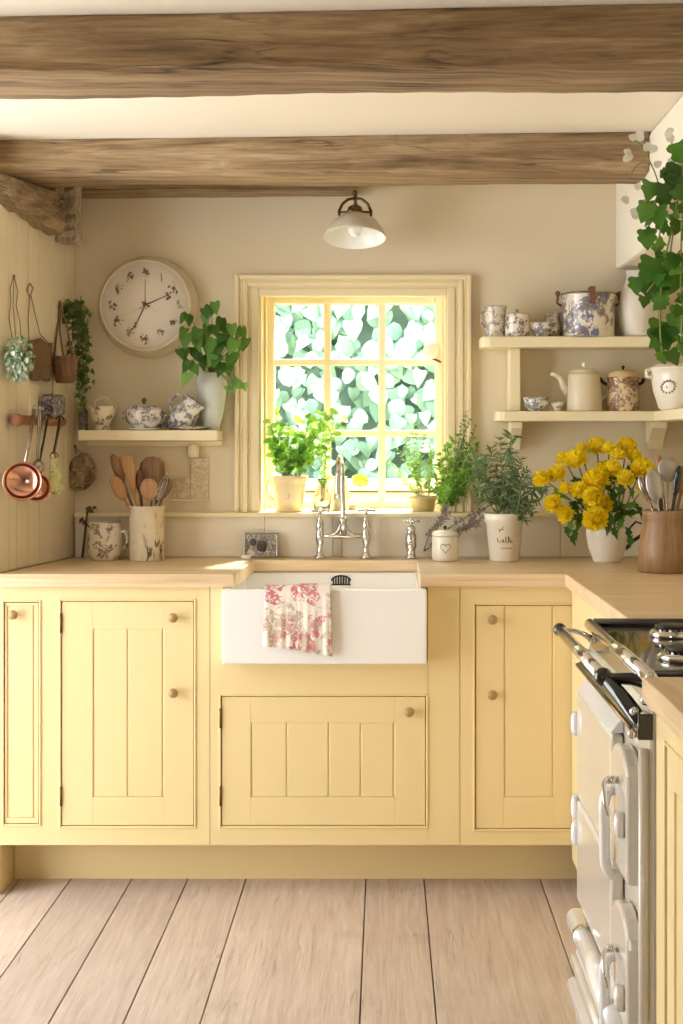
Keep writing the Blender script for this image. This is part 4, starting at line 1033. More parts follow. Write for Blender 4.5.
# framed print
fp = thing('picture_frame', 'small dark metal framed flower print leaning behind the left worktop', 'picture', (pX(261, 4.64), 4.645, WT))
t = RX(math.radians(-10)); M_print = floral('grey_floral_print', '#D9D0C2', ['#3C3836', '#6B5F58', '#8C7F74'], 30, .42, .5, seed=5)
m = MB(); W_, H_ = .055, .080
m.box(-W_, W_, -.006, .004, 0, .007, t); m.box(-W_, W_, -.006, .004, H_ - .007, H_, t); m.box(-W_, -W_ + .006, -.006, .004, .007, H_ - .007, t); m.box(W_ - .006, W_, -.006, .004, .007, H_ - .007, t)
m.build('frame', M_nickel, fp, bevel=.0015)
m = MB(); m.box(-W_ + .006, W_ - .006, -.002, .003, .007, H_ - .007, t); m.build('print', M_print, fp)
m = MB(); q = [(x_, -.0045, z_) for x_, z_ in ((-.012, .04), (-.004, .052), (.010, .052), (.017, .040), (.012, .026), (0, .022), (-.010, .028), (-.012, .04))]; m.tube([t @ Vector(p) for p in q], .003, 6); m.ball(t @ Vector((-.026, -.004, .050)), .011, 8, sz=1.2, sy=.3); m.ball(t @ Vector((.003, -.004, .037)), .010, 8, sy=.3)
m.build('flower_motif', plain('charcoal_ink', '#4B4543', .6), fp)
o = thing('ring_dish', 'tiny white dish in front of the framed print corner', 'dish', (pX(246, 4.57), 4.575, WT)); MB().lathe([(0, 0), (.010, 0), (.017, .008), (.019, .014), (.017, .014), (.010, .005), (0, .004)], 18, sy=.7).build('dish_bowl', M_white, o)
# heart jar
hj = thing('lidded_jar', 'small white lidded jar with a grey heart, right of the tap', 'jar', (pX(445, 4.54), 4.54, WT))
b = MB(); b.lathe([(0, 0), (.036, 0), (.0405, .004), (.041, .02), (.040, .072), (.038, .079), (0, .079)], 36); b.build('jar_body', M_creamy, hj)
b = MB(); b.lathe([(.041, .0795), (.041, .084), (.036, .091), (.022, .096), (0, .097)], 36); b.build('lid', M_creamy, hj)
b = MB(); b.lathe([(0, .0965), (.004, .097), (.004, .101), (.0065, .106), (0, .110)], 12); b.build('lid_knob', M_iron, hj)
def on_cyl(r, u, z): a = u / r; return Vector((r * math.sin(a), -r * math.cos(a), z))
m = MB(); hp = []
for k in range(33):
    a = 2 * PI * k / 32; hp.append(on_cyl(.0412, .0010 * 16 * math.sin(a) ** 3, .042 + .0010 * (13 * math.cos(a) - 5 * math.cos(2 * a) - 2 * math.cos(3 * a) - math.cos(4 * a))))
m.tube(hp, .0009, 5, caps=False); m.build('heart_mark', plain('soft_grey_ink', '#8C8A8C', .6), hj)
# lavender branches
db = thing('dried_branch', 'dry mauve-grey twigs spreading behind the heart jar', 'branch', (pX(424, 4.65), 4.65, WT))
m = MB(); lf = MB(); rr = random.Random(3); L0 = db.location
for (a_, c_, e_) in (((424, 551), (432, 520), (452, 512)), ((424, 551), (445, 538), (470, 523)), ((430, 545), (455, 520), (486, 508)), ((436, 538), (440, 515), (447, 506)), ((448, 535), (466, 527), (484, 517)), ((456, 540), (470, 520), (480, 512)), ((426, 535), (436, 524), (446, 519)), ((440, 540), (462, 528), (478, 526))):
    s_ = [q - L0 for q in bez(at(*a_, 4.65), at(*c_, 4.62), at(*e_, 4.60), 10)]; m.tube(s_, [.0026] + [.0018] * 10, 5)
    for q in s_[3:]:
        for k in range(5): lf.leaf(q, (rr.gauss(0, 1), -.3, rr.gauss(.2, 1)), (0, -1, .3), rr.uniform(.008, .016), .004, 'oval')
m.build('twigs', plain('grey_mauve_twig', '#8B7B72', .9), db); lf.build('dry_flowers', plain('mauve_dry_flowers', '#9A8C8A', .9, vary=.2), db, recalc=False)
# rosemary pot
rp = thing('potted_plant', 'dark rosemary in a cream script-marked pot right of the window', 'plant', (pX(504.5, 4.54), 4.54, WT))
b = MB(); b.lathe([(0, 0), (.044, 0), (.0465, .004), (.0575, .118), (.0625, .122), (.0635, .146), (.061, .149), (.057, .149), (.055, .12), (.044, .01), (0, .008)], 40); b.build('pot', M_creamy, rp); soil(rp, .054, .136)
m = MB()
def pr_(z): return .0465 + (.0575 - .0465) * (z / .118) + .0004
def stroke(pts, w=.0011, sc=.001, ox=0, oz=.062):
    m.tube([on_cyl(pr_(oz + p[1] * sc), ox + p[0] * sc, oz + p[1] * sc) for p in pts], w, 5)
# hand-lettered word, as far as it can be read: Lalk
stroke([(-26, 12), (-27, 0), (-17, 0)], .0011); stroke([(-8, 7), (-12, 6), (-13, 2), (-9, 0), (-7, 3), (-8, 8), (-7, 0), (-4, 1)], .0012)
stroke([(0, 16), (-1, 4), (1, 0), (4, 1)], .0014); stroke([(8, 18), (7, 0)], .0016); stroke([(15, 11), (8, 6), (16, 0), (21, 3)], .0016); stroke([(-22, -4), (-8, -2), (8, -3), (20, -2)], .0005)
stroke([(-22, 30), (-14, 38), (-8, 48)], .0008); stroke([(-18, 34), (-22, 40)], .0012); stroke([(-13, 40), (-8, 38)], .0012)
for k in range(7): stroke([(-16 + k * 5, -22), (-14 + k * 5, -18), (-12 + k * 5, -22)], .0005)
m.build('script_mark', plain('brown_script_ink', '#6E5F50', .7), rp)
def sprays(root, name_leaf, name_stem, mat, base, tips, n, L, wr, shape, seed, stem_r=.0016, droop=.03, per=3, spread=1.0, smat=None):
    m = MB(); lf = MB(); rr = random.Random(seed)
    for tip in tips:
        b0 = Vector(base) + Vector((rr.uniform(-.03, .03) * spread, rr.uniform(-.02, .02) * spread, 0)); tip = Vector(tip)
        mid = (b0 + tip) / 2 + Vector((rr.uniform(-.01, .01), rr.uniform(-.015, .005), droop)); s_ = bez(b0, mid, tip, n)
        m.tube(s_, [stem_r * (1 - .5 * i / n) for i in range(n + 1)], 5)
        for i, q in enumerate(s_):
            if i < n * .22: continue
            dd = (s_[min(i + 1, n)] - s_[max(i - 1, 0)]).normalized()
            for k in range(per):
                v = Vector((rr.gauss(0, 1), rr.gauss(0, 1), rr.gauss(0, 1))); v = (v - dd * v.dot(dd)).normalized() + dd * rr.uniform(.2, 1.0)
                l_ = L * rr.uniform(.7, 1.2); lf.leaf(q, v, (rr.uniform(-.5, .5), -.8, .6), l_, l_ * wr, shape, .15, .2, rr.random())
    m.build(name_stem, smat or M_stem, root); return lf.build(name_leaf, mat, root, recalc=False)
M_rose = leafmat('grey_green_leaves', [(0, '#3C5236'), (.4, '#55704A'), (.75, '#7A9272'), (1, '#A3B59C')], .5, .2)
L0 = rp.location
tips = [at(x, y, rr.uniform(4.46, 4.56)) - L0 for x, y in ((478, 470), (484, 458), (492, 448), (500, 455), (508, 460), (516, 470), (524, 485), (530, 480), (536, 490), (530, 505), (524, 520), (538, 500), (512, 445), (474, 490), (480, 500), (518, 495), (495, 470), (505, 475), (500, 440), (488, 480), (510, 490), (526, 470), (533, 512), (520, 460), (498, 492), (515, 505))]
sprays(rp, 'leaves', 'stem', M_rose, (0, 0, .14), tips, 12, .024, .16, 'needle', 5, per=6)
m = MB(); lf = MB()
for (a_, c_, e_) in (((500, 512), (506, 455), (512, 436)), ((503, 508), (530, 440), (517, 515)), ((495, 512), (470, 470), (478, 455)), ((497, 512), (462, 480), (492, 455)), ((515, 512), (545, 470), (541, 500))):
    s_ = [q - L0 for q in bez(at(*a_, 4.52), at(*c_, 4.46), at(*e_, 4.46), 12)]; m.tube(s_, .0016, 5)
    for i, q in enumerate(s_[3:]):
        for k in range(2): lf.leaf(q, (rr.gauss(0, 1), -.3, rr.gauss(.1, .7)), (0, -1, .5), .036, .008, 'oval', .1, .3)
m.build('trailing_stem', M_stem, rp); lf.build('long_leaves', M_rose, rp, recalc=False)
# ---- window sill
SZ = 1.0545; ys = 4.77
cp = thing('potted_plant', 'bright leafy herb in a large cream handled pot on the window sill', 'plant', (pX(289, ys - .03), ys - .03, SZ))
b = MB(); b.lathe([(0, 0), (.043, 0), (.046, .004), (.054, .088), (.056, .098), (.062, .101), (.064, .112), (.061, .118), (.056, .118), (.053, .10), (.043, .01), (0, .008)], 40); b.build('pot', plain('yellow_cream_glaze', '#F3DFB2', .3, vary=.03, coat=.3), cp); soil(cp, .053, .10)
b = MB(); loop_handle(b, -.050, .035, .100, .026, .006, sgn=-1); b.build('handle', M_cream, cp)
m = MB(); m.tube([on_cyl(.0535, x_ * .001, .05 + z_ * .001) for x_, z_ in ((-4, 8), (2, 9), (4, 5), (-1, 2), (5, -1), (2, -7), (-5, -6))], .0022, 6); m.build('flower_motif', M_white, cp)
L0 = cp.location; rr = random.Random(21)
tips = [at(x, y, rr.uniform(4.66, 4.80)) - L0 for x, y in ((270, 421), (275, 413), (271, 440), (273, 455), (280, 425), (290, 430), (300, 422), (308, 418), (320, 414), (330, 420), (338, 428), (318, 432), (306, 440), (292, 445), (278, 448), (284, 460), (300, 458), (312, 452), (326, 440), (344, 422), (273, 430), (296, 436), (334, 414), (322, 424))]
sprays(cp, 'leaves', 'stem', M_lgreen, (0, 0, .11), tips, 8, .025, .8, 'round', 8, per=2, droop=.015)
gj = thing('glass_bottle', 'clear pale bottle with herb stems beside the cream sill pot', 'bottle', (pX(322, ys), ys, SZ))
m = NT('pale_glass'); m.b.inputs['Transmission Weight'].default_value = .85; m.set(Roughness=.08); m.col('#F3F0DC'); M_glass = m.m
b = MB(); b.lathe([(0, 0), (.024, 0), (.028, .004), (.030, .03), (.029, .05), (.020, .07), (.013, .082), (.013, .10), (.016, .106), (.013, .106), (.0105, .10), (.0105, .082), (.017, .068), (.026, .05), (.026, .008), (0, .006)], 24); b.build('bottle_glass', M_glass, gj)
L0 = gj.location; sprays(gj, 'leaves', 'stem', M_lgreen, (0, 0, .03), [at(x, y, 4.76) - L0 for x, y in ((330, 425), (323, 430), (326, 445))], 12, .020, .7, 'oval', 4, per=2, droop=0, spread=.15)
wp = thing('pitcher', 'slim white pitcher with an arched handle on the sill behind the tap', 'pitcher', (pX(340, 4.83), 4.83, SZ))
b = MB(); b.lathe([(0, 0), (.028, 0), (.031, .004), (.033, .04), (.027, .075), (.020, .095), (.023, .112), (.020, .112), (.017, .095), (.024, .07), (.028, .008), (0, .006)], 28); b.build('pitcher_body', M_creamy, wp)
b = MB(); b.tube([(-.018, 0, .105), (-.035, 0, .118), (-.046, 0, .09), (-.040, 0, .06), (-.029, 0, .045)], .0045, 8); b.build('handle', M_creamy, wp)
o = thing('soap_bar', 'pale tan soap bar on the sill under the middle pane', 'soap', (pX(351, 4.85), 4.85, SZ)); MB().box(-.020, .020, -.012, .012, 0, .020).build('bar', plain('tan_soap', '#D9B98C', .6), o, bevel=.005, seg=3)
ylf = thing('sun_catcher', 'small yellow leaf-shaped sun catcher stuck on the lower middle pane', 'ornament', at(360, 483, 4.985))
m = MB(); m.leaf((-.026, 0, .012), (1, 0, -.15), (0, -1, 0), .058, .042, 'round', .06, .1, .5); o = m.build('petal', leafmat('lemon_glass', [(0, '#F0E85A'), (1, '#F7F28A')], .3, .4), ylf); o.modifiers.new('s', 'SOLIDIFY').thickness = .002
m = MB(); m.tube([(-.042, .008, .02), (-.026, .002, .014), (.0, -.002, .017), (.034, 0, .004)], .0016, 5); m.build('wire', M_iron, ylf)
# small beige pot with feathery herb
bp2 = thing('potted_plant', 'feathery pale herb in a squat beige pot at the sill end', 'plant', (pX(423, ys), ys, SZ))
b = MB(); b.lathe([(0, 0), (.034, 0), (.036, .003), (.042, .036), (.047, .038), (.047, .049), (.042, .050), (.039, .036), (0, .03)], 32); b.build('pot', plain('beige_clay', '#CDBB8C', .7, vary=.08), bp2)
L0 = bp2.location; rr = random.Random(31)
tips = [at(x, y, rr.uniform(4.70, 4.84)) - L0 for x, y in ((398, 450), (404, 438), (412, 430), (416, 425), (424, 436), (430, 440), (434, 452), (394, 470), (402, 480), (410, 460), (420, 455), (430, 462), (432, 475), (434, 466), (388, 460), (415, 475), (426, 480), (408, 446), (431, 450))]
sprays(bp2, 'leaves', 'stem', M_lgreen, (0, 0, .035), tips, 14, .014, .18, 'needle', 6, per=6, droop=.01, stem_r=.0011, spread=.7)
# bushy herb beside it
bh = thing('herb_bunch', 'bushy green herb bunch with pale stems at the right end of the sill', 'herbs', (pX(444, 4.73), 4.73, SZ))
L0 = bh.location; rr = random.Random(41)
tips = [at(x, y, rr.uniform(4.55, 4.68)) - L0 for x, y in ((440, 455), (446, 445), (452, 440), (458, 436), (464, 442), (470, 438), (476, 446), (480, 456), (474, 462), (466, 458), (458, 455), (450, 460), (444, 470), (436, 478), (452, 476), (462, 472), (472, 474), (478, 470), (468, 484), (456, 488), (446, 490), (438, 465), (484, 465), (432, 488), (460, 448), (470, 450))]
sprays(bh, 'leaves', 'stem', M_lgreen, (0, -.03, .004), tips, 9, .022, .62, 'ivy', 7, per=3, droop=.01, spread=.5, smat=plain('pale_celery_stem', '#C5D08A', .5))
L0 = bh.location
sprays(bh, 'seed_heads', 'tall_stem', M_euc, (.03, -.06, .10), [at(466, 412, 4.58) - L0, at(470, 420, 4.58) - L0, at(462, 424, 4.58) - L0, at(476, 427, 4.58) - L0], 14, .010, .6, 'round', 17, per=3, droop=.01, spread=.3)
# ------------------------------------------------------------------ right shelves
def ell_shelf(name, label, x0, ztop, th, yend):
    s = thing(name, label, 'shelf', (x0, 4.705, ztop - th)); m = MB(); d = .148
    pts = [(0, 0), (0, -d + .025), (.008, -d + .006), (.025, -d), (.847 - x0, -d), (.847 - x0, yend - 4.705), (XR - .002 - x0, yend - 4.705), (XR - .002 - x0, 0)]
    m.prism(pts, 0, th); m.build('shelf_board', M_shelf, s, bevel=.004, seg=3); return s
us = ell_shelf('wall_shelf', 'upper cream corner shelf right of the window, carrying jugs', .304, 1.614, .034, 3.95)
lw = ell_shelf('wall_shelf', 'lower cream corner shelf with coffee pot and canister', .351, 1.379, .032, 3.95)
def bracket(parent, x, z1, z0, zb, w=.038):
    m = MB(); q = parent.location; Mx = MT(x - q.x, 0, -q.z) @ Matrix(((0, 0, 1, 0), (1, 0, 0, 0), (0, 1, 0, 0), (0, 0, 0, 1)))
    m.prism([(-.0005, z1), (-.11, z1), (-.112, z1 - .02), (-.085, z1 - .035), (-.055, z1 - .06), (-.04, z1 - .09), (-.03, zb), (-.0005, zb)], 0, w, Mx)
    return m.build('bracket', M_shelf, parent, bevel=.003)
m = MB(); m.box(.395 - .304, .432 - .304, -.09, -.0005, 1.380 - 1.580, -.0005); m.build('upright', M_shelf, us, bevel=.004)
bracket(lw, .398, 1.3465, 0, 1.26); bracket(lw, .845, 1.3465, 0, 1.28, .05)
MB().box(XR - .05 - .304, XR - .003 - .304, 4.2 - 4.705, 4.24 - 4.705, 1.380 - 1.58, -.0005).build('upright', M_shelf, us, bevel=.004)
U, Lo = 1.6145, 1.3795
M_fl_pink = floral('pink_grey_floral', '#E8DCC8', ['#8C6F68', '#9A8A80', '#6B6A78'], 40, .54, .35, seed=11)
M_fl_big = floral('blue_brown_floral', '#E9DFCB', ['#3F4F80', '#7A6248', '#6E6A78'], 13, .54, .3, seed=21.7)
M_brnw = plain('brown_wood_fitting', '#7B5136', .5)
o = thing('tumbler', 'flowered beaker at the far left of the upper corner shelf', 'beaker', (pX(495.5, 4.62), 4.62, U))
b = MB(); b.lathe([(0, 0), (.030, 0), (.032, .004), (.0325, .05), (.035, .092), (.036, .100), (.033, .100), (.030, .05), (0, .01)], 30); b.build('beaker_body', M_fl_pink, o); b = MB(); loop_handle(b, -.032, .03, .08, .014, .003, sgn=-1); b.build('handle', M_fl_pink, o)
o = thing('mug', 'short flowered mug second along the upper corner shelf', 'mug', (pX(517, 4.60), 4.60, U))
b = MB(); b.lathe([(0, 0), (.034, 0), (.038, .004), (.040, .03), (.037, .06), (.038, .070), (.030, .074), (.012, .078), (0, .079)], 30); b.build('mug_body', M_fl_grey, o)
b = MB(); b.ball((0, 0, .083), .006, 8); b.build('lid_knob', M_nickel, o)
o = thing('sauce_boat', 'low blue and white sauce boat on the upper corner shelf', 'dish', (pX(541, 4.60), 4.60, U))
b = MB(); b.lathe([(0, 0), (.020, 0), (.022, .004), (.034, .022), (.042, .044), (.039, .045), (.030, .022), (0, .010)], 30, sx=.95, sy=.7); b.build('dish_body', M_fl_blue, o); b = MB(); loop_handle(b, .036, .014, .042, .014, .003); b.build('handle', M_fl_blue, o)
o = thing('cream_jug', 'small grey flowered jug tucked left of the big stew pot', 'jug', (pX(553, 4.668), 4.668, U))
b = MB(); b.lathe([(0, 0), (.024, 0), (.030, .02), (.032, .04), (.022, .065), (.026, .082), (.023, .082), (.018, .064), (0, .03)], 26); b.build('jug_body', M_fl_pink, o); b = MB(); loop_handle(b, .026, .02, .07, .016, .003); b.build('handle', M_fl_pink, o)
o = thing('enamel_pot', 'large lidded enamel pot painted with blue and brown flowers', 'pot', (pX(588.5, 4.62), 4.62, U))
b = MB(); b.lathe([(0, 0), (.078, 0), (.082, .004), (.083, .07), (.084, .125), (.088, .132), (.086, .135), (0, .135)], 44); b.build('pot_body', M_fl_big, o)
b = MB(); b.lathe([(.0885, .1355), (.0885, .139), (.07, .1435), (0, .146)], 44); b.build('lid', M_nickel, o)
b = MB(); b.box(-.009, .009, -.095, -.086, .100, .150); b.box(-.009, .009, -.092, -.05, .147, .154); b.build('clip', M_brnw, o, bevel=.002)
b = MB(); b.tube([(-.086, 0, .10), (-.100, 0, .11), (-.097, 0, .135)], .004, 8); b.ball((-.098, 0, .14), .009, 10); b.build('side_handle', M_brnw, o); b = MB(); b.tube([(.086, 0, .10), (.100, 0, .11), (.097, 0, .135)], .004, 8); b.ball((.098, 0, .138), .010, 10); b.build('side_handle', M_brnw, o)
o = thing('large_jug', 'big white textured jug behind the hanging ivy on the upper shelf', 'jug', (pX(638, 4.62), 4.615, U))
b = MB(); b.lathe([(0, 0), (.044, 0), (.050, .006), (.060, .05), (.064, .09), (.058, .135), (.042, .175), (.036, .195), (.040, .210), (.037, .211), (.032, .195), (.05, .14), (0, .10)], 36); b.build('jug_body', plain('white_salt_glaze', '#E9E2D4', .4, vary=.07, scale=30, bump=.3), o)
b = MB(); loop_handle(b, .040, .07, .19, .045, .007); b.build('handle', M_creamy, o)
# lower shelf
o = thing('bowl', 'small blue patterned bowl at the left of the lower corner shelf', 'bowl', (pX(536, 4.61), 4.61, Lo))
b = MB(); b.lathe([(0, 0), (.022, 0), (.024, .004), (.036, .018), (.041, .044), (.038, .044), (.032, .018), (0, .008)], 30); b.build('bowl_body', M_fl_blue, o)
o = thing('egg_cup', 'tiny patterned cup between the blue bowl and coffee pot', 'cup', (pX(557, 4.61), 4.61, Lo))
b = MB(); b.lathe([(0, 0), (.013, 0), (.012, .006), (.019, .016), (.021, .030), (.018, .030), (.014, .014), (0, .008)], 24); b.build('cup_body', M_fl_grey, o); b = MB(); loop_handle(b, -.019, .01, .026, .009, .002, sgn=-1); b.build('handle', M_fl_grey, o)
M_cof = plain('stone_cream_enamel', '#DDD0B0', .35, vary=.05)
o = thing('coffee_pot', 'plain cream enamel coffee pot with a long spout', 'coffee pot', (pX(584, 4.62), 4.62, Lo))
b = MB(); b.lathe([(0, 0), (.056, 0), (.058, .004), (.055, .06), (.050, .112), (.047, .122), (0, .122)], 36); b.build('pot_body', M_cof, o)
b = MB(); b.lathe([(.0475, .1225), (.046, .128), (.030, .136), (.008, .139), (0, .139)], 32); b.build('lid', M_cof, o); b = MB(); b.lathe([(0, .139), (.004, .139), (.004, .143), (.009, .149), (.005, .156), (0, .157)], 14); b.build('lid_knob', M_white, o)
b = MB(); b.tube([(-.048, 0, .055), (-.064, 0, .080), (-.074, 0, .105), (-.092, 0, .118), (-.106, 0, .120)], [.016, .013, .010, .008, .0065], 12); b.build('spout', M_cof, o)
b = MB(); loop_handle(b, .048, .03, .108, .030, .0045); b.build('handle', M_cof, o)
o = thing('canister', 'cream canister with reddish-brown flowers and a black knob lid', 'canister', (pX(623, 4.62), 4.62, Lo))
M_can = floral('red_brown_floral', '#E4D2AC', ['#8A5236', '#A9774E', '#6B4A38'], 24, .52, .3, seed=19)
b = MB(); b.lathe([(0, 0), (.048, 0), (.050, .004), (.0495, .098), (.052, .102), (.052, .108), (0, .108)], 36); b.build('canister_body', M_can, o)
b = MB(); b.lathe([(.0525, .1085), (.052, .114), (.040, .126), (.015, .132), (0, .132)], 32); b.build('lid', plain('tan_cream_enamel', '#D8BE8E', .35), o)
b = MB(); b.lathe([(0, .132), (.004, .132), (.004, .137), (.007, .142), (0, .147)], 12); b.build('lid_knob', M_black, o)
b = MB(); b.tube([(-.051, 0, .085), (-.064, 0, .092), (-.075, 0, .106)], [.005, .005, .007], 8); b.build('side_handle', M_iron, o); b = MB(); b.tube([(.051, 0, .085), (.062, 0, .092), (.066, 0, .104)], [.005, .005, .007], 8); b.build('side_handle', M_iron, o)
o = thing('stock_pot', 'round white pot with a grey wreath mark at the shelf corner', 'pot', (.905, 4.47, Lo))
b = MB(); b.lathe([(0, 0), (.052, 0), (.060, .006), (.078, .06), (.084, .105), (.085, .122), (.092, .126), (.091, .132), (.084, .132), (.078, .11), (0, .09)], 44); b.build('pot_body', M_creamy, o)
b = MB(); b.lathe([(.085, .1325), (.07, .142), (0, .146)], 36); b.build('lid', M_creamy, o)
b = MB(); b.tube([(-.083, -.01, .10), (-.100, -.012, .104), (-.102, -.012, .122), (-.086, -.01, .126)], .006, 8); b.build('side_handle', M_creamy, o)
m = MB(); rr = random.Random(6)
for k in range(14):
    a = 2 * PI * k / 14; q = Vector((-.045 + .018 * math.cos(a), 0, .07 + .018 * math.sin(a))); rq = .060 + (.078 - .060) * (q.z - .006) / .054; rq = min(rq, .084); yy = -math.sqrt(max(rq * rq - q.x ** 2, 0)) - .001
    m.ball((q.x, yy, q.z), .0038, 6, sy=.4)
m.ball((-.045, -.062, .07), .006, 8, sy=.4); m.build('wreath_mark', plain('grey_brown_ink', '#A09284', .6), o)

# ---- flowers
fv = thing('flower_jug', 'cream jug with a dark curved handle holding the yellow flowers', 'jug', (pX(607, 4.49), 4.49, WT))
b = MB(); b.lathe([(0, 0), (.040, 0), (.043, .004), (.058, .045), (.064, .080), (.065, .100), (.063, .109), (.059, .109), (.058, .095), (.04, .01), (0, .008)], 40); b.build('jug_body', M_creamy, fv)
b = MB(); b.tube([(.058, 0, .04), (.080, -.004, .066), (.108, -.01, .085), (.116, -.012, .115), (.104, -.012, .150), (.092, -.01, .165)], [.006, .0055, .006, .007, .005, .003], 10); b.tube([(.116, -.012, .115), (.088, -.006, .125), (.062, 0, .096)], .003, 8); b.build('handle', M_iron, fv)
M_pet = leafmat('yellow_petals', [(0, '#FFE410'), (.4, '#FFEC20'), (.8, '#FFF240'), (1, '#FFF670')], .5, .4, (1, .9, .08, 1))
bl = [(93, 248, 31, 'yellow flower at the far left of the bouquet'), (155, 228, 34, 'yellow flower second from the left of the bouquet'), (182, 163, 27, 'yellow flower at the upper left shoulder of the bouquet'),
      (236, 168, 40, 'broad yellow flower in the upper left of the bouquet'), (322, 118, 40, 'yellow flower at the top middle of the bouquet'), (372, 125, 28, 'small yellow flower between the two topmost blooms'),
      (448, 115, 37, 'yellow flower at the top right of the bouquet'), (474, 155, 30, 'yellow flower just under the top right bloom'), (408, 150, 26, 'yellow flower left of the top right blooms'),
      (512, 208, 44, 'large yellow flower at the right edge, nearest the wooden pot'), (520, 288, 30, 'drooping yellow flower low on the right by the wooden pot'), (386, 208, 34, 'yellow flower in the centre of the bouquet'),
      (345, 202, 24, 'small yellow flower left of the central bloom'), (440, 246, 33, 'yellow flower below and right of the central bloom'), (318, 256, 46, 'large yellow flower just below the centre of the bouquet'),
      (248, 295, 31, 'yellow flower low left of the centre of the bouquet'), (302, 322, 34, 'yellow flower above the two lowest central blooms'), (332, 362, 48, 'large yellow flower just above the lowest one over the jug'),
      (316, 414, 44, 'lowest yellow flower, resting over the jug rim'), (141, 350, 32, 'low yellow flower at the lower left of the bouquet'), (191, 396, 30, 'lowest yellow flower on the left, below the others there'),
      (186, 286, 23, 'small yellow flower on the left between larger ones'), (256, 120, 20, 'tiny yellow flower behind the upper left blooms')]
rr = random.Random(77); G = 'yellow flowers in the cream jug'; L0 = fv.location
deps = [4.47 - .06 * (q[1] / 420) + (.05 if q[1] < 170 else 0) for q in bl]
for it in range(200):                          # let the blooms settle beside, not inside, each other
    for i in range(len(bl)):
        for j in range(i):
            pi, pj = (at(520 + bl[k][0] / 4.19, 420 + bl[k][1] / 4.19, deps[k]) for k in (i, j))
            need = (bl[i][2] + bl[j][2]) / 4.19 / 322 * 1.05
            if (pi - pj).length < need:
                s_ = 1 if deps[i] >= deps[j] else -1; deps[i] += .002 * s_; deps[j] -= .002 * s_
deps = [min(4.60, max(4.33, d)) for d in deps]
for i, (bx_, by_, br_, lab) in enumerate(bl):
    px_, py_ = 520 + bx_ / 4.19, 420 + by_ / 4.19; rad = br_ / 4.19 / 322 * 1.16
    dep = deps[i]
    c = at(px_, py_, dep); foot = L0 + Vector((rr.uniform(-.02, .02), rr.uniform(-.02, .02), .02)); rootp = c
    f = thing('chrysanthemum', lab, 'flower', c, 0, G)
    mouth = L0 + Vector((max(-.035, min(.035, (c.x - L0.x) * .4)), max(-.035, min(.035, (c.y - L0.y) * .4)), .112)) - c
    out = (c - (L0 + Vector((0, 0, .10)))).normalized()
    m = MB(); m.tube([foot - c, mouth] + bez(mouth, mouth * .45 + Vector((0, 0, .02)), out * -rad * .4, 6)[1:], .0022, 6); m.build('stem', M_stem, f)
    m = MB(); ax = (out + Vector((0, -.6, .25))).normalized(); X_ = ax.orthogonal().normalized(); Y_ = ax.cross(X_)
    n = 210 if br_ > 28 else 130
    m.ball((0, 0, 0), rad * .62, 12, sz=.8)
    for k in range(n):
        t_ = (k + .5) / n; cz = 1 - 1.45 * t_; sr = math.sqrt(max(0, 1 - cz * cz)); a = k * 2.39996
        d = X_ * (sr * math.cos(a)) + Y_ * (sr * math.sin(a)) + ax * cz * .8
        lift = d.normalized() * .75 + ax * .55 * (1 - t_)
        m.leaf(d * rad * .48 + Vector([rr.gauss(0, .0012) for _ in range(3)]), lift, ax + Vector([rr.gauss(0, .35) for _ in range(3)]), rad * rr.uniform(.5, .72), rad * .27, 'round', .3, -.25, rr.random())
    m.build('bloom', M_pet, f, recalc=False)
    m = MB()
    for k in range(3):
        q = mouth * rr.uniform(.15, .8) + Vector((rr.gauss(0, .008), rr.gauss(0, .008), 0)); l_ = rr.uniform(.035, .06)
        m.leaf(q, (rr.gauss(0, 1), -.5, rr.gauss(-.1, .6)), (rr.gauss(0, .4), -1, .5), l_, l_ * .5, 'ivy', .2, .3, rr.random())
    m.build('leaves', M_dgreen, f, recalc=False)
# a few leaves low at the rim hang out of the jug
sg = thing('leafy_sprig', 'dark green leafy sprig drooping left of the cream flower jug', 'sprig', L0 + Vector((-.03, -.04, .112)))
m = MB(); e = [at(583, 512, 4.42), at(568, 524, 4.41), at(571, 535, 4.41)]; m.tube([Vector((0, 0, -.05)), Vector((0, 0, .0))] + [q - sg.location for q in e], .002, 6); m.build('stem', M_stem, sg)
m = MB()
for q in ((570, 522), (574, 530), (571, 536), (566, 527), (580, 514)): l_ = .035; m.leaf(at(*q, 4.41) - sg.location, (rr.uniform(-.6, .6), -.2, -1), (0, -1, .2), l_, l_ * .6, 'ivy', .2, .2, rr.random())
m.build('leaves', M_dgreen, sg, recalc=False)
sg = thing('leafy_sprig', 'dark green leafy sprig spilling over the right rim of the flower jug', 'sprig', L0 + Vector((.03, -.045, .112)))
m = MB(); e = [at(612, 520, 4.41), at(610, 532, 4.40)]; m.tube([Vector((0, 0, -.05)), Vector((0, 0, .0))] + [q - sg.location for q in e], .002, 6); m.build('stem', M_stem, sg)
m = MB()
for q in ((612, 518), (609, 524), (613, 528), (622, 520), (628, 528), (630, 536), (605, 516)): l_ = .04; m.leaf(at(*q, 4.41) - sg.location, (rr.uniform(-.6, .6), -.2, -1), (0, -1, .2), l_, l_ * .6, 'ivy', .2, .2, rr.random())
m.build('leaves', M_dgreen, sg, recalc=False)
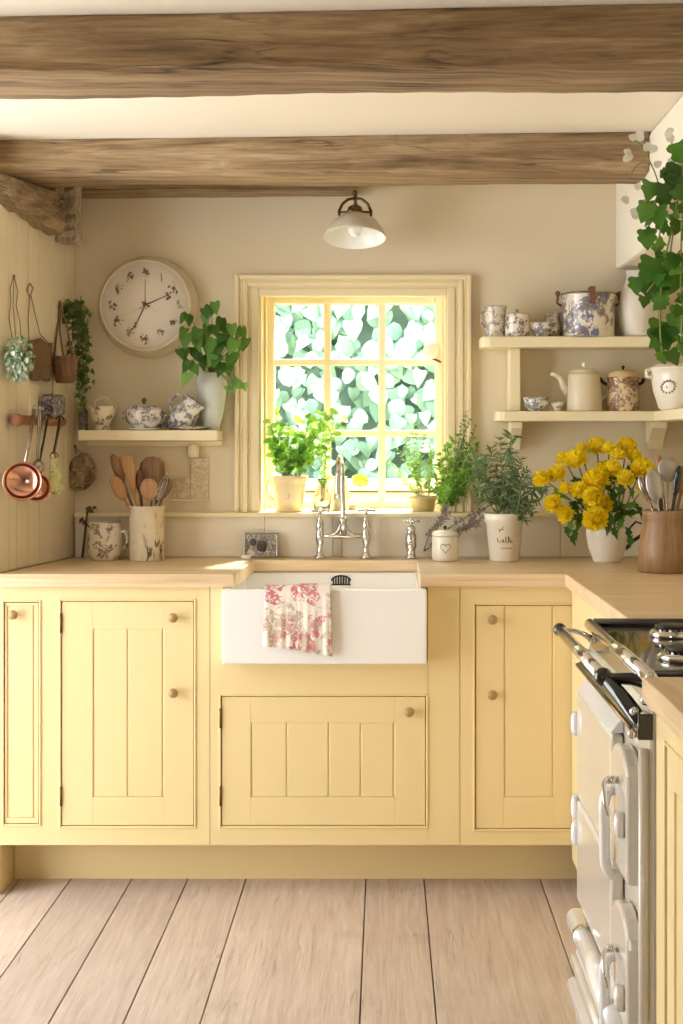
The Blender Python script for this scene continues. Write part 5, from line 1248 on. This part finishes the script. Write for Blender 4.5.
# ---- wooden pot of utensils at right
M_wpot = wood('brown_wood_pot', [(.28, '#6F5132'), (.5, '#8E6C47'), (.7, '#A8855E')], 2, .5, 1.2, .25, knots=False)
wp_ = thing('wooden_pot', 'brown turned wooden utensil pot on the worktop by the yellow flowers', 'pot', (pX(667, 4.16), 4.16, WT))
b = MB(); b.lathe([(0, 0), (.078, 0), (.083, .005), (.081, .06), (.073, .125), (.070, .150), (.072, .153), (.072, .160), (.069, .163), (.071, .168), (.071, .176), (.066, .177), (.063, .16), (.070, .012), (0, .010)], 44); b.build('pot_body', M_wpot, wp_)
fc = wp_.location + Vector((0, 0, .02))
M_pale = plain('pale_metal', '#B5AD9F', .3, .6, vary=.1, scale=40)
utensil('serving_spoon', 'wide pale metal serving spoon at the front of the wooden pot', at(655, 487, 4.15), fc + Vector((.005, -.02, 0)), .105, .052, .014, M_pale, handle_r=.004)
utensil('serving_spoon', 'dark-faced metal spoon leaning left in the wooden pot', at(645, 489, 4.17), fc + Vector((.015, .0, 0)), .085, .030, .012, M_nickel, handle_r=.004)
utensil('skimmer', 'pale round skimmer at the top of the wooden pot tools', at(668, 470, 4.20), fc + Vector((0, .025, 0)), .075, .060, .012, M_pale, handle_r=.004)
utensil('kitchen_knife', 'black-handled tool slanting right in the wooden pot', at(677, 483, 4.13), fc + Vector((-.01, -.01, 0)), .10, .022, .014, M_black, handle_r=.005)
utensil('wooden_spoon', 'brown wooden spoon behind the metal spoons at the right edge', at(684, 480, 4.18), fc + Vector((-.005, .02, 0)), .09, .050, .014, M_spoon, handle_r=.005)
utensil('wooden_fork', 'thin pale wooden fork leaning up at the back of the wooden pot', at(659, 462, 4.22), fc + Vector((.02, .03, 0)), .04, .018, .008, M_spoon2, handle_r=.004, shape='flat')
utensil('fork', 'short dark fork low in the front of the wooden pot', at(661, 505, 4.12), fc + Vector((-.01, -.03, 0)), .04, .014, .006, M_iron, handle_r=.004)
# ---- hanging ivy at the right
hv = thing('trailing_ivy', 'large-leaved green ivy trailing from the oak beam end at right', 'plant', (.74, 3.50, 1.9055))
b = MB(); b.lathe([(0, 0), (.05, 0), (.055, .005), (.07, .09), (.075, .10), (.07, .10), (.06, .09), (0, .08)], 28, MT(.06, 0, 0)); b.build('pot', plain('terracotta', '#A9835E', .8, vary=.1), hv)
L0 = hv.location; m = MB(); lf = MB(); rr = random.Random(55); bt = Vector((.05, -.01, .09))
paths = [((678, 170), (664, 200), (655, 262), 3.45), ((683, 165), (650, 190), (648, 235), 3.42), ((680, 180), (672, 240), (664, 300), 3.40), ((672, 230), (655, 290), (662, 352), 3.38), ((683, 190), (680, 260), (681, 300), 3.36), ((681, 250), (664, 270), (647, 292), 3.38), ((683, 290), (682, 320), (681, 345), 3.36)]
for a_, c_, e_, D in paths:
    s_ = [q - L0 for q in bez(at(*a_, D), at(*c_, D - .02), at(*e_, D), 12)]; full = bez(bt, bt + Vector((-.09, -.02, .02)), s_[0], 5) if a_[1] < 200 else []
    m.tube([q for q in full[:-1]] + s_, .0022, 6)
    for i, q in enumerate(s_):
        for k in range(1):
            if rr.random() < .35: continue
            l_ = rr.uniform(.026, .042); lf.leaf(q + Vector((rr.gauss(0, .016), rr.gauss(0, .014), rr.gauss(0, .012))), (rr.gauss(0, .7), -.5, -.5 + rr.gauss(0, .5)), (rr.gauss(0, .4), -1, .3 + .4 * rr.random()), l_, l_ * .95, 'lobed', .15, .25, rr.random())
for x_, y_, l_ in ((651, 266, .065), (664, 262, .06), (675, 272, .085), (634, 285, .045), (646, 288, .05), (661, 330, .08), (681, 318, .07), (657, 335, .06), (682, 345, .06), (676, 150, .07), (680, 175, .085), (662, 192, .055), (648, 190, .05), (645, 212, .05), (654, 215, .05), (644, 238, .05), (657, 300, .045)):
    lf.leaf(at(x_ + 3, y_ - 8, 3.36 + rr.uniform(0, .05)) - L0, (rr.uniform(-.5, .4), -.35, -.9), (rr.gauss(0, .25), -1, .25), l_, l_ * .95, 'lobed', .12, .2, rr.random())
m.tube([q - L0 for q in bez(at(650, 165, 3.42), at(640, 155, 3.42), at(629, 178, 3.42), 8)], .0016, 5); m.tube([q - L0 for q in bez(at(660, 190, 3.42), at(655, 165, 3.42), at(636, 140, 3.42), 8)], .0018, 5); m.tube([q - L0 for q in bez(at(680, 172, 3.42), at(670, 150, 3.42), at(672, 135, 3.42), 6)], .0018, 5)
m.build('stem', M_stem, hv); lf.build('leaves', M_dgreen, hv, recalc=False)
lf = MB(); 
for x_, y_ in ((632, 138), (640, 134), (626, 153), (632, 158), (645, 148), (650, 154), (638, 140), (643, 152), (668, 140), (672, 132), (674, 170), (670, 162), (658, 165), (664, 172), (629, 205), (634, 212), (636, 218), (640, 188), (656, 210), (650, 205)):
    lf.leaf(at(x_, y_ - 4, 3.42) - L0, (rr.uniform(-1, 1), -.4, rr.uniform(-1, .2)), (rr.gauss(0, .3), -1, .2), rr.uniform(.018, .030), .019, 'round', .15, .2)
lf.build('blossoms', leafmat('white_petals', [(0, '#E6DCD6'), (1, '#FAF6F2')], .5, .3), hv, recalc=False)

# give every thing an origin at its own base
bpy.context.view_layer.update()
for o in list(bpy.context.scene.objects):
    if o.type == 'EMPTY' and o.parent is None and o.location.length < 1e-6:
        pts = [Vector(v.co) + c.location for c in o.children if c.type == 'MESH' for v in c.data.vertices]
        if not pts: continue
        lo = Vector([min(p[i] for p in pts) for i in range(3)]); hi = Vector([max(p[i] for p in pts) for i in range(3)])
        base = Vector(((lo.x + hi.x) / 2, (lo.y + hi.y) / 2, lo.z)); o.location = base
        for c in o.children: c.location = c.location - base
